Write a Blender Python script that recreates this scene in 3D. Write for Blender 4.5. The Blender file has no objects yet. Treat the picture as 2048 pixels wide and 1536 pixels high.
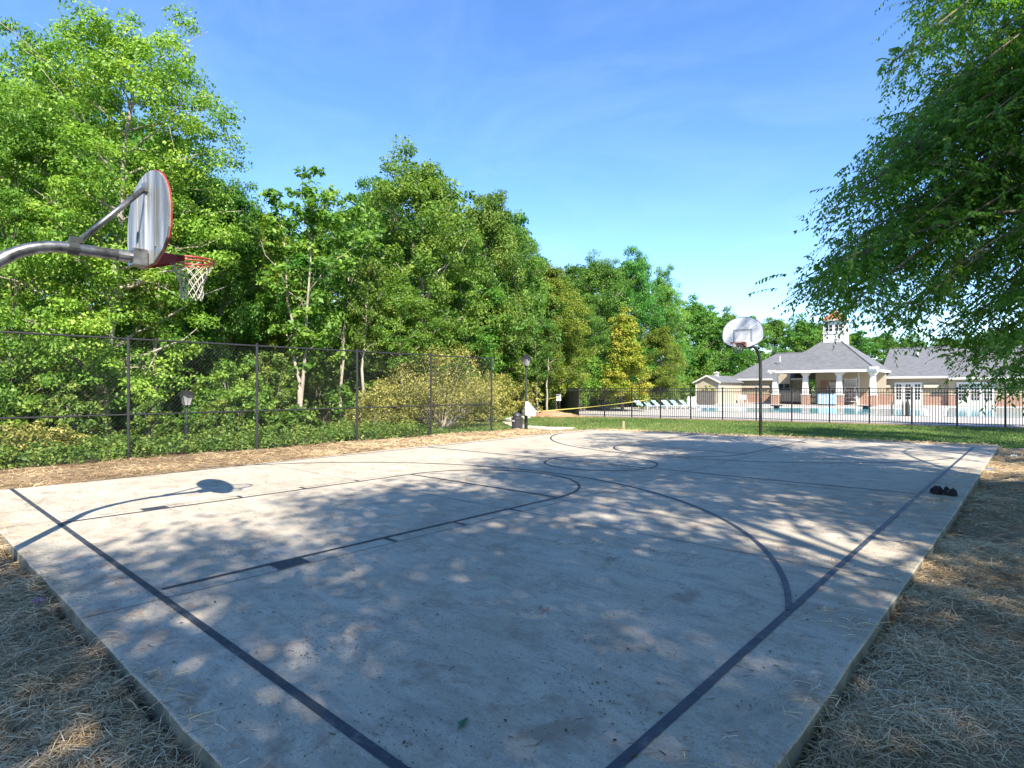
import bpy, math, random
import numpy as np
from mathutils import Vector, Quaternion

SC = bpy.context.scene
COL = SC.collection
RAD = math.radians

# ------------------------------------------------------------------ camera maths
F = 1162.0; CX = 1024.0; HY = 776.0
C = np.array([7.231, -1.648, 1.688])
_vb = np.array([2060 - CX, F]); _vb /= np.linalg.norm(_vb)
YAW = math.atan2(_vb[0], _vb[1])
FW = np.array([-math.sin(YAW), math.cos(YAW), 0.0]); RT = np.array([math.cos(YAW), math.sin(YAW), 0.0])
UP = np.array([0, 0, 1.0])
def ray(x, y): return FW + RT * (x - CX) / F + UP * (HY - y) / F
def atz(x, y, z=0.0):
    d = ray(x, y); return C + d * (z - C[2]) / d[2]
def atY(x, y, Y):
    d = ray(x, y); return C + d * (Y - C[1]) / d[1]
def atX(x, y, X):
    d = ray(x, y); return C + d * (X - C[0]) / d[0]
def atd(x, y, dep): return C + ray(x, y) * dep
GZ = -0.14

# ------------------------------------------------------------------ object helpers
def tag(o, label=None, cat=None, group=None, kind=None):
    if label: o['label'] = label
    if cat: o['category'] = cat
    if group: o['group'] = group
    if kind: o['kind'] = kind
    return o
def empty(name, loc, rz=0.0):
    o = bpy.data.objects.new(name, None); COL.objects.link(o)
    o.location = [float(v) for v in loc]; o.rotation_euler = (0, 0, rz); o.empty_display_size = 0.3
    return o
def thing(name, loc, label, cat, group=None, rz=0.0):
    return tag(empty(name, loc, rz), label, cat, group)
def link(name, me, mat, parent=None, smooth=False):
    o = bpy.data.objects.new(name, me); COL.objects.link(o)
    if mat is not None and len(me.materials) == 0: me.materials.append(mat)
    if smooth:
        me.polygons.foreach_set('use_smooth', np.ones(len(me.polygons), dtype=bool))
    if parent is not None: o.parent = parent
    return o
def copy_tree(o, parent=None):
    c = o.copy(); COL.objects.link(c)
    if parent is not None: c.parent = parent
    for ch in list(o.children): copy_tree(ch, c)
    return c

class MB:
    def __init__(self): self.v = []; self.f = []
    def add(self, vs, fs):
        b = len(self.v); self.v.extend([tuple(float(q) for q in p) for p in vs])
        self.f.extend([tuple(i + b for i in f) for f in fs]); return self
    def box(self, x0, y0, z0, x1, y1, z1):
        return self.add([(x0,y0,z0),(x1,y0,z0),(x1,y1,z0),(x0,y1,z0),(x0,y0,z1),(x1,y0,z1),(x1,y1,z1),(x0,y1,z1)],
            [(3,2,1,0),(4,5,6,7),(0,1,5,4),(1,2,6,5),(2,3,7,6),(3,0,4,7)])
    def obox(self, c, ax, hx, ay, hy, az, hz):
        c = np.array(c, float); ax = np.array(ax, float)*hx; ay = np.array(ay, float)*hy; az = np.array(az, float)*hz
        vs = [c-ax-ay-az, c+ax-ay-az, c+ax+ay-az, c-ax+ay-az, c-ax-ay+az, c+ax-ay+az, c+ax+ay+az, c-ax+ay+az]
        return self.add(vs, [(3,2,1,0),(4,5,6,7),(0,1,5,4),(1,2,6,5),(2,3,7,6),(3,0,4,7)])
    def tube(self, pts, r, n=6, cap=True, phase=0.0):
        pts = [np.array(p, float) for p in pts]; m = len(pts)
        rs = r if hasattr(r, '__len__') else [r]*m
        vs = []; prev = None
        for i in range(m):
            t = pts[min(i+1, m-1)] - pts[max(i-1, 0)]; t = t/(np.linalg.norm(t)+1e-9)
            if prev is None:
                a = np.array([0,0,1.0]) if abs(t[2]) < 0.9 else np.array([1.0,0,0])
                u = np.cross(t, a)
            else: u = prev - t*np.dot(prev, t)
            u = u/(np.linalg.norm(u)+1e-9); prev = u; w = np.cross(t, u)
            for k in range(n):
                an = phase + 2*math.pi*k/n
                vs.append(pts[i] + rs[i]*(math.cos(an)*u + math.sin(an)*w))
        fs = []
        for i in range(m-1):
            for k in range(n):
                k2 = (k+1) % n
                fs.append((i*n+k, i*n+k2, (i+1)*n+k2, (i+1)*n+k))
        if cap:
            fs.append(tuple(range(n-1, -1, -1))); fs.append(tuple((m-1)*n+k for k in range(n)))
        return self.add(vs, fs)
    def lathe(self, prof, c=(0,0,0), n=20):
        vs = []; m = len(prof)
        for (r, z) in prof:
            for k in range(n):
                a = 2*math.pi*k/n; vs.append((c[0]+r*math.cos(a), c[1]+r*math.sin(a), c[2]+z))
        fs = [(i*n+k, i*n+(k+1)%n, (i+1)*n+(k+1)%n, (i+1)*n+k) for i in range(m-1) for k in range(n)]
        fs.append(tuple(range(n-1,-1,-1))); fs.append(tuple((m-1)*n+k for k in range(n)))
        return self.add(vs, fs)
    def prism(self, poly, z0, z1):
        n = len(poly)
        vs = [(p[0],p[1],z0) for p in poly] + [(p[0],p[1],z1) for p in poly]
        fs = [tuple(range(n-1,-1,-1)), tuple(range(n,2*n))] + [(i,(i+1)%n,n+(i+1)%n,n+i) for i in range(n)]
        return self.add(vs, fs)
    def extr(self, poly, d):
        n = len(poly); d = np.array(d, float)
        vs = [np.array(p, float) for p in poly] + [np.array(p, float)+d for p in poly]
        fs = [tuple(range(n-1,-1,-1)), tuple(range(n,2*n))] + [(i,(i+1)%n,n+(i+1)%n,n+i) for i in range(n)]
        return self.add(vs, fs)
    def sheet(self, poly, z):
        return self.add([(p[0],p[1],z) for p in poly], [tuple(range(len(poly)))])
    def build(self, name, mat, parent=None, smooth=False, origin=None):
        me = bpy.data.meshes.new(name)
        vs = self.v
        if origin is not None: vs = [(a-origin[0], b-origin[1], c-origin[2]) for a,b,c in vs]
        me.from_pydata(vs, [], self.f); me.update()
        import bmesh
        bm = bmesh.new(); bm.from_mesh(me); bmesh.ops.recalc_face_normals(bm, faces=bm.faces); bm.to_mesh(me); bm.free()
        return link(name, me, mat, parent, smooth)

def np_quads(name, V, tint, mat, parent=None, kind=None, nper=4):
    """V: (n,nper,3) array of faces; tint: (n,)"""
    n = len(V); me = bpy.data.meshes.new(name)
    me.vertices.add(n*nper); me.vertices.foreach_set('co', np.ascontiguousarray(V, dtype=np.float32).reshape(-1))
    me.loops.add(n*nper); me.loops.foreach_set('vertex_index', np.arange(n*nper, dtype=np.int32))
    me.polygons.add(n); me.polygons.foreach_set('loop_start', np.arange(0, n*nper, nper, dtype=np.int32))
    a = me.attributes.new('tint', 'FLOAT', 'FACE'); a.data.foreach_set('value', np.asarray(tint, dtype=np.float32))
    me.update(calc_edges=True)
    o = link(name, me, mat, parent)
    return o

# ------------------------------------------------------------------ materials
def new_mat(name):
    m = bpy.data.materials.new(name); m.use_nodes = True
    nt = m.node_tree; b = nt.nodes['Principled BSDF']
    return m, nt, b
def ramp(nt, fac, stops):
    r = nt.nodes.new('ShaderNodeValToRGB')
    while len(r.color_ramp.elements) < len(stops): r.color_ramp.elements.new(0.5)
    for e, (p, c) in zip(r.color_ramp.elements, stops):
        e.position = p; e.color = (*c, 1) if len(c) == 3 else c
    nt.links.new(fac, r.inputs[0]); return r.outputs[0]
def noise(nt, scale, detail=4, rough=0.55, vec=None, stretch=None, dist=0.0):
    n = nt.nodes.new('ShaderNodeTexNoise'); n.inputs['Scale'].default_value = scale
    n.inputs['Detail'].default_value = detail; n.inputs['Roughness'].default_value = rough; n.inputs['Distortion'].default_value = dist
    tc = nt.nodes.new('ShaderNodeTexCoord'); v = tc.outputs['Object']
    if stretch:
        mp = nt.nodes.new('ShaderNodeMapping'); mp.inputs['Scale'].default_value = stretch
        nt.links.new(v, mp.inputs[0]); v = mp.outputs[0]
    nt.links.new(v, n.inputs['Vector']); return n.outputs['Fac']
def mixc(nt, fac, a, b, mode='MIX'):
    m = nt.nodes.new('ShaderNodeMix'); m.data_type = 'RGBA'; m.blend_type = mode
    for s, v in ((m.inputs[0], fac), (m.inputs[6], a), (m.inputs[7], b)):
        if hasattr(v, 'links'): nt.links.new(v, s)
        elif isinstance(v, (int, float)): s.default_value = v
        else: s.default_value = (*v, 1)
    return m.outputs[2]
def bump(nt, b, h, strength=0.3, dist=0.01):
    n = nt.nodes.new('ShaderNodeBump'); n.inputs['Strength'].default_value = strength; n.inputs['Distance'].default_value = dist
    nt.links.new(h, n.inputs['Height']); nt.links.new(n.outputs[0], b.inputs['Normal'])
def simple(name, col, rough=0.6, metal=0.0, var=0.25, scale=6.0, bmp=0.0, spec=0.5, stretch=None):
    m, nt, b = new_mat(name)
    f = noise(nt, scale, 5, 0.6, stretch=stretch)
    lo = tuple(c*(1-var) for c in col); hi = tuple(min(1, c*(1+var)) for c in col)
    nt.links.new(ramp(nt, f, [(0.3, lo), (0.7, hi)]), b.inputs['Base Color'])
    b.inputs['Roughness'].default_value = rough; b.inputs['Metallic'].default_value = metal
    b.inputs['Specular IOR Level'].default_value = spec
    if bmp: bump(nt, b, noise(nt, scale*6, 4), bmp)
    return m
def leafmat(name, dark, mid, light, transl=0.35, rough=0.5, objvar=0.85):
    m, nt, b = new_mat(name)
    at = nt.nodes.new('ShaderNodeAttribute'); at.attribute_name = 'tint'
    col = ramp(nt, at.outputs['Fac'], [(0.0, dark), (0.5, mid), (1.0, light)])
    oi = nt.nodes.new('ShaderNodeObjectInfo')
    hs = nt.nodes.new('ShaderNodeHueSaturation')
    mr = nt.nodes.new('ShaderNodeMapRange'); mr.inputs[3].default_value = 0.5-0.03*objvar; mr.inputs[4].default_value = 0.5+0.025*objvar
    nt.links.new(oi.outputs['Random'], mr.inputs[0]); nt.links.new(mr.outputs[0], hs.inputs['Hue'])
    mr2 = nt.nodes.new('ShaderNodeMapRange'); mr2.inputs[3].default_value = 1-0.3*objvar; mr2.inputs[4].default_value = 1+0.3*objvar
    ma = nt.nodes.new('ShaderNodeMath'); ma.operation = 'FRACT'; mm = nt.nodes.new('ShaderNodeMath'); mm.operation = 'MULTIPLY'; mm.inputs[1].default_value = 7.31
    nt.links.new(oi.outputs['Random'], mm.inputs[0]); nt.links.new(mm.outputs[0], ma.inputs[0]); nt.links.new(ma.outputs[0], mr2.inputs[0])
    nt.links.new(mr2.outputs[0], hs.inputs['Value']); nt.links.new(col, hs.inputs['Color'])
    nt.links.new(hs.outputs[0], b.inputs['Base Color'])
    b.inputs['Roughness'].default_value = rough; b.inputs['Specular IOR Level'].default_value = 0.35
    tr = nt.nodes.new('ShaderNodeBsdfTranslucent')
    tc = mixc(nt, 1.0, hs.outputs[0], (1.25, 1.3, 0.6), 'MULTIPLY')
    nt.links.new(tc, tr.inputs['Color'])
    mx = nt.nodes.new('ShaderNodeMixShader'); mx.inputs[0].default_value = transl
    nt.links.new(b.outputs[0], mx.inputs[1]); nt.links.new(tr.outputs[0], mx.inputs[2])
    nt.links.new(mx.outputs[0], nt.nodes['Material Output'].inputs['Surface'])
    return m
def tintmat(name, stops, rough=0.8, spec=0.3):
    m, nt, b = new_mat(name)
    at = nt.nodes.new('ShaderNodeAttribute'); at.attribute_name = 'tint'
    nt.links.new(ramp(nt, at.outputs['Fac'], stops), b.inputs['Base Color'])
    b.inputs['Roughness'].default_value = rough; b.inputs['Specular IOR Level'].default_value = spec
    return m

M = {}
M['leaf_bright'] = leafmat('leaf_bright', (0.08,0.17,0.022), (0.17,0.295,0.04), (0.32,0.42,0.075), 0.42)
M['leaf_mid'] = leafmat('leaf_mid', (0.055,0.145,0.024), (0.125,0.25,0.042), (0.24,0.36,0.068), 0.42)
M['leaf_deep'] = leafmat('leaf_deep', (0.04,0.125,0.022), (0.085,0.215,0.036), (0.165,0.31,0.058), 0.45)
M['leaf_yellow'] = leafmat('leaf_yellow', (0.12,0.20,0.02), (0.25,0.32,0.04), (0.44,0.38,0.06), objvar=0.15)
M['leaf_olive'] = leafmat('leaf_olive', (0.13,0.15,0.03), (0.27,0.27,0.065), (0.44,0.40,0.12), transl=0.3, objvar=0.2)
M['leaf_elm'] = leafmat('leaf_elm', (0.05,0.15,0.022), (0.125,0.29,0.04), (0.27,0.43,0.075), transl=0.58, objvar=0.0)
M['leaf_weed'] = leafmat('leaf_weed', (0.05,0.12,0.025), (0.13,0.22,0.04), (0.26,0.32,0.07), objvar=0.1)
M['bark'] = simple('bark', (0.17,0.14,0.11), 0.9, var=0.5, scale=7, bmp=0.8, stretch=(1,1,0.25))
M['bark_pale'] = simple('bark_pale', (0.33,0.29,0.24), 0.9, var=0.45, scale=7, bmp=0.7, stretch=(1,1,0.25))
M['galv'] = simple('galvanised', (0.20,0.205,0.21), 0.36, 0.85, var=0.6, scale=9, stretch=(1,1,1))
M['dark_pole'] = simple('dark_pole', (0.035,0.042,0.04), 0.45, 0.2, var=0.4, scale=8)
M['black_metal'] = simple('black_metal', (0.018,0.018,0.02), 0.4, 0.3, var=0.3, scale=10)
M['vinyl'] = simple('vinyl_black', (0.03,0.03,0.033), 0.35, 0.2, var=0.3, scale=10)
M['wire'] = simple('fence_wire', (0.22,0.22,0.23), 0.35, 0.6, var=0.4, scale=3)
M['red'] = simple('rim_red', (0.30,0.025,0.028), 0.45, 0.1, var=0.25, scale=20)
M['orange'] = simple('rim_orange', (0.20,0.05,0.03), 0.5, 0.1, var=0.3, scale=20)
M['net'] = simple('net_white', (0.46,0.44,0.38), 0.85, var=0.2, scale=30)
M['net_dark'] = simple('net_dark', (0.16,0.15,0.14), 0.85, var=0.3, scale=30)
M['white'] = simple('white_paint', (0.60,0.59,0.56), 0.5, var=0.06, scale=3)
M['cream'] = simple('cream_trim', (0.50,0.44,0.33), 0.6, var=0.08, scale=3)
M['plastic_white'] = simple('plastic_white', (0.76,0.76,0.76), 0.4, var=0.06, scale=8)
M['bin'] = simple('bin_black', (0.035,0.035,0.038), 0.5, var=0.4, scale=12)
M['copper'] = simple('copper_roof', (0.50,0.19,0.09), 0.45, 0.2, var=0.18, scale=4)
M['wood'] = simple('raw_wood', (0.42,0.33,0.22), 0.8, var=0.25, scale=14, stretch=(1,1,0.15))
M['dark_wood'] = simple('dark_wood', (0.07,0.065,0.06), 0.8, var=0.35, scale=6, stretch=(4,4,0.4))
M['tape'] = simple('tape_yellow', (0.55,0.47,0.12), 0.5, var=0.15, scale=10)
def m_cloth():
    m, nt, b = new_mat('black_cloth')
    nt.links.new(ramp(nt, noise(nt, 34, 2, 0.4), [(0.67, (0.012,0.012,0.015)), (0.72, (0.5,0.5,0.5))]), b.inputs['Base Color'])
    b.inputs['Roughness'].default_value = 0.9; return m
M['cloth'] = m_cloth()
M['pink'] = simple('pink_plastic', (0.50,0.17,0.38), 0.4, var=0.4, scale=40)
M['blue_plastic'] = simple('blue_plastic', (0.10,0.20,0.45), 0.4, var=0.3, scale=6)
M['blue_sling'] = simple('blue_sling', (0.30,0.50,0.66), 0.6, var=0.2, scale=6)
M['beige_cover'] = simple('beige_cover', (0.36,0.31,0.24), 0.8, var=0.15, scale=4)
M['shade_cloth'] = simple('shade_cloth', (0.075,0.075,0.08), 0.9, var=0.3, scale=8)
M['paper'] = simple('paper', (0.75,0.75,0.73), 0.7, var=0.08, scale=12)
M['path'] = simple('path_concrete', (0.48,0.44,0.36), 0.9, var=0.12, scale=3, bmp=0.2)
M['deck'] = simple('pool_deck', (0.38,0.36,0.325), 0.85, var=0.1, scale=1.2)
M['grey_siding'] = simple('grey_siding', (0.42,0.41,0.43), 0.8, var=0.12, scale=3)

def m_glass():
    m, nt, b = new_mat('window_glass')
    nt.links.new(ramp(nt, noise(nt, 1.5), [(0.3, (0.01,0.013,0.018)), (0.7, (0.035,0.045,0.055))]), b.inputs['Base Color'])
    b.inputs['Roughness'].default_value = 0.08; return m
M['glass'] = m_glass()
def m_lamp():
    m, nt, b = new_mat('frosted_pane')
    nt.links.new(ramp(nt, noise(nt, 6), [(0.3, (0.22,0.225,0.22)), (0.7, (0.34,0.345,0.34))]), b.inputs['Base Color'])
    b.inputs['Roughness'].default_value = 0.25; return m
M['lamp_glass'] = m_lamp()
def m_water():
    m, nt, b = new_mat('pool_water')
    nt.links.new(ramp(nt, noise(nt, 0.5), [(0.3, (0.09,0.40,0.46)), (0.7, (0.16,0.50,0.55))]), b.inputs['Base Color'])
    b.inputs['Roughness'].default_value = 0.08; bump(nt, b, noise(nt, 3.0, 3), 0.15, 0.02); return m
M['water'] = m_water()
def m_siding(name, col):
    m, nt, b = new_mat(name)
    tc = nt.nodes.new('ShaderNodeTexCoord'); w = nt.nodes.new('ShaderNodeTexWave'); w.bands_direction = 'Z'; w.wave_profile = 'SAW'
    w.inputs['Scale'].default_value = 1.0/0.18/ (2*math.pi) * 2*math.pi/ 3.1416; nt.links.new(tc.outputs['Object'], w.inputs[0])
    c1 = ramp(nt, w.outputs['Fac'], [(0.0, tuple(c*0.6 for c in col)), (0.15, col), (1.0, col)])
    nt.links.new(c1, b.inputs['Base Color']); b.inputs['Roughness'].default_value = 0.7
    bump(nt, b, w.outputs['Fac'], 0.4, 0.02); return m
M['siding'] = m_siding('beige_siding', (0.36,0.30,0.205))
M['siding_pale'] = m_siding('pale_siding', (0.42,0.36,0.265))
def m_brick():
    m, nt, b = new_mat('red_brick')
    tc = nt.nodes.new('ShaderNodeTexCoord'); mp = nt.nodes.new('ShaderNodeMapping'); mp.inputs['Rotation'].default_value = (RAD(90), 0, 0)
    br = nt.nodes.new('ShaderNodeTexBrick'); br.inputs['Scale'].default_value = 1.0
    br.inputs['Brick Width'].default_value = 0.3; br.inputs['Row Height'].default_value = 0.11; br.inputs['Mortar Size'].default_value = 0.012
    br.inputs['Color1'].default_value = (0.35,0.19,0.125,1); br.inputs['Color2'].default_value = (0.27,0.13,0.085,1); br.inputs['Mortar'].default_value = (0.45,0.38,0.32,1)
    nt.links.new(tc.outputs['Object'], mp.inputs[0]); nt.links.new(mp.outputs[0], br.inputs[0])
    nt.links.new(br.outputs['Color'], b.inputs['Base Color']); b.inputs['Roughness'].default_value = 0.85; return m
M['brick'] = m_brick()
def m_shingle():
    m, nt, b = new_mat('grey_shingle')
    tc = nt.nodes.new('ShaderNodeTexCoord'); br = nt.nodes.new('ShaderNodeTexBrick'); br.inputs['Scale'].default_value = 1.0
    mp = nt.nodes.new('ShaderNodeMapping'); mp.inputs['Scale'].default_value = (1, 1, 1)
    br.inputs['Brick Width'].default_value = 0.42; br.inputs['Row Height'].default_value = 0.2; br.inputs['Mortar Size'].default_value = 0.012
    br.inputs['Color1'].default_value = (0.125,0.13,0.14,1); br.inputs['Color2'].default_value = (0.065,0.068,0.075,1); br.inputs['Mortar'].default_value = (0.04,0.04,0.045,1)
    nt.links.new(tc.outputs['Object'], mp.inputs[0]); nt.links.new(mp.outputs[0], br.inputs[0])
    c = mixc(nt, noise(nt, 2.2, 6, 0.7), br.outputs['Color'], (0.15,0.155,0.165))
    nt.links.new(c, b.inputs['Base Color']); b.inputs['Roughness'].default_value = 0.9; return m
M['shingle'] = m_shingle()
def m_concrete():
    m, nt, b = new_mat('court_concrete')
    base = ramp(nt, noise(nt, 0.45, 7, 0.62), [(0.32, (0.37,0.315,0.225)), (0.5, (0.465,0.405,0.30)), (0.66, (0.54,0.48,0.37))])
    broom = noise(nt, 2.6, 8, 0.75, stretch=(0.35, 1.0, 1), dist=0.6)
    base = mixc(nt, ramp(nt, broom, [(0.42, (0,0,0)), (0.62, (0.75,0.75,0.75))]), base, (0.55,0.495,0.405))
    broom2 = noise(nt, 7.5, 8, 0.75, stretch=(0.3, 1.0, 1), dist=0.3)
    base = mixc(nt, ramp(nt, broom2, [(0.36, (0.6,0.6,0.6)), (0.52, (0,0,0))]), base, (0.28,0.25,0.21))
    st = noise(nt, 2.3, 9, 0.78, dist=0.5)
    base = mixc(nt, ramp(nt, st, [(0.525, (0,0,0)), (0.645, (0.75,0.75,0.75))]), base, (0.27,0.19,0.125))
    st2 = noise(nt, 0.9, 9, 0.8, dist=1.0)
    base = mixc(nt, ramp(nt, st2, [(0.515, (0,0,0)), (0.66, (0.6,0.6,0.6))]), base, (0.22,0.195,0.16))
    st3 = noise(nt, 1.35, 9, 0.82, dist=0.3)
    base = mixc(nt, ramp(nt, st3, [(0.59, (0,0,0)), (0.67, (0.85,0.85,0.85))]), base, (0.24,0.09,0.045))
    sp = noise(nt, 38, 4, 0.65)
    base = mixc(nt, ramp(nt, sp, [(0.575, (0,0,0)), (0.66, (0.75,0.75,0.75))]), base, (0.15,0.12,0.09))
    sp2 = noise(nt, 120, 3, 0.6)
    base = mixc(nt, ramp(nt, sp2, [(0.40, (0.55,0.55,0.55)), (0.56, (0,0,0))]), base, (0.24,0.22,0.19))
    nt.links.new(base, b.inputs['Base Color']); b.inputs['Roughness'].default_value = 0.85; b.inputs['Specular IOR Level'].default_value = 0.3
    bump(nt, b, noise(nt, 45, 6, 0.7), 0.3, 0.006)
    return m
M['concrete'] = m_concrete()
def m_line():
    m, nt, b = new_mat('court_line_paint')
    n = noise(nt, 9, 8, 0.75)
    c = ramp(nt, n, [(0.3, (0.014,0.019,0.032)), (0.55, (0.034,0.042,0.058)), (0.68, (0.13,0.13,0.125))])
    sp = noise(nt, 70, 3, 0.6)
    c = mixc(nt, ramp(nt, sp, [(0.66, (0,0,0)), (0.74, (0.6,0.6,0.6))]), c, (0.3,0.28,0.26))
    nt.links.new(c, b.inputs['Base Color']); b.inputs['Roughness'].default_value = 0.6
    return m
M['line'] = m_line()
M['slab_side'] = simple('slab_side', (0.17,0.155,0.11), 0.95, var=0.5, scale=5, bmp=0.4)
M['joint'] = simple('saw_cut', (0.09,0.085,0.08), 0.95, var=0.3, scale=4)
def m_ground(name, stops, s1=0.6, s2=12, bmp=0.6):
    m, nt, b = new_mat(name)
    n1 = noise(nt, s1, 5, 0.6); n2 = noise(nt, s2, 7, 0.75)
    mx = nt.nodes.new('ShaderNodeMath'); mx.operation = 'ADD'
    a = nt.nodes.new('ShaderNodeMath'); a.operation = 'MULTIPLY'; a.inputs[1].default_value = 0.5; nt.links.new(n1, a.inputs[0])
    c = nt.nodes.new('ShaderNodeMath'); c.operation = 'MULTIPLY'; c.inputs[1].default_value = 0.5; nt.links.new(n2, c.inputs[0])
    nt.links.new(a.outputs[0], mx.inputs[0]); nt.links.new(c.outputs[0], mx.inputs[1])
    nt.links.new(ramp(nt, mx.outputs[0], stops), b.inputs['Base Color']); b.inputs['Roughness'].default_value = 0.95
    b.inputs['Specular IOR Level'].default_value = 0.15
    bump(nt, b, n2, bmp, 0.03); return m
M['lawn'] = m_ground('lawn_turf', [(0.3, (0.045,0.10,0.02)), (0.5, (0.08,0.155,0.03)), (0.7, (0.14,0.19,0.05))], 0.4, 20)
M['soil'] = m_ground('woodland_soil', [(0.3, (0.03,0.028,0.018)), (0.5, (0.07,0.06,0.035)), (0.7, (0.13,0.11,0.06))], 0.5, 9)
M['straw_bed'] = m_ground('straw_bed', [(0.3, (0.10,0.07,0.04)), (0.5, (0.26,0.195,0.12)), (0.7, (0.44,0.35,0.22))], 1.2, 26)
M['mulch'] = m_ground('red_mulch', [(0.3, (0.13,0.065,0.04)), (0.48, (0.30,0.17,0.10)), (0.62, (0.45,0.31,0.19))], 1.6, 11)
M['straw'] = tintmat('straw_blades', [(0.0, (0.16,0.105,0.055)), (0.35, (0.46,0.33,0.18)), (0.7, (0.66,0.51,0.31)), (1.0, (0.80,0.69,0.49))], 0.7)
M['grass'] = leafmat('grass_blades', (0.045,0.10,0.018), (0.085,0.155,0.03), (0.27,0.26,0.10), transl=0.2, objvar=0.0)
M['litter'] = tintmat('leaf_litter', [(0.0, (0.05,0.035,0.022)), (0.5, (0.15,0.09,0.05)), (0.8, (0.30,0.23,0.14)), (1.0, (0.10,0.17,0.05))], 0.8)

def m_backboard():
    m, nt, b = new_mat('backboard_back')
    n = noise(nt, 1.5, 5, 0.55, stretch=(3.2, 1, 0.35), dist=0.9)  # wavy reflections and stain painted into the colour as stretched streaks
    nt.links.new(ramp(nt, n, [(0.40, (0.13,0.135,0.13)), (0.5, (0.27,0.275,0.265)), (0.60, (0.42,0.42,0.40))]), b.inputs['Base Color'])
    b.inputs['Roughness'].default_value = 0.45; b.inputs['Metallic'].default_value = 0.15; return m
M['board_back'] = m_backboard()
M['board_front'] = simple('backboard_front', (0.55,0.57,0.60), 0.35, var=0.1, scale=4)
M['board_line'] = simple('backboard_line', (0.10,0.10,0.11), 0.5, var=0.1, scale=8)

# ------------------------------------------------------------------ leaf generators
def unit(a): return a/(np.linalg.norm(a, axis=-1, keepdims=True)+1e-9)
def leaves(cent, rad, nper, size, rng, flat=0.6, upb=0.75, aspect=0.55, outc=None, spread=0.8, ctint=0.22, droop=0.0):
    """clusters -> (n,4,3) leaf quads and tints"""
    K = len(cent); cent = np.asarray(cent, float); rad = np.asarray(rad, float)
    if np.isscalar(nper): cnt = np.full(K, nper)
    else: cnt = np.asarray(nper)
    idx = np.repeat(np.arange(K), cnt); n = len(idx)
    d = unit(rng.normal(size=(n,3))); rr = rng.random(n)**0.45
    off = d*rr[:,None]*rad[idx][:,None]; off[:,2] *= flat
    p = cent[idx]+off
    nrm = rng.normal(size=(n,3))*spread*0.6 + np.array([0,0,upb]) + unit(off)*0.45
    nrm = unit(nrm)
    t = rng.normal(size=(n,3)) + unit(off)*0.8; t[:,2] -= droop
    t = unit(t - nrm*np.sum(t*nrm, 1)[:,None]); s = np.cross(nrm, t)
    L = size*(0.65+0.7*rng.random(n)); W = L*aspect*0.5
    base = p - t*(L*0.5)[:,None]; tip = p + t*(L*0.5)[:,None] - nrm*(L*0.12)[:,None]
    l = p + s*W[:,None] + nrm*(L*0.1)[:,None]; r = p - s*W[:,None] + nrm*(L*0.1)[:,None]
    ct = rng.normal(size=K)*ctint
    tint = np.clip(0.5 + ct[idx] + rng.normal(size=n)*0.2, 0, 1)
    return np.stack([base, l, tip, r], 1), tint

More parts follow.
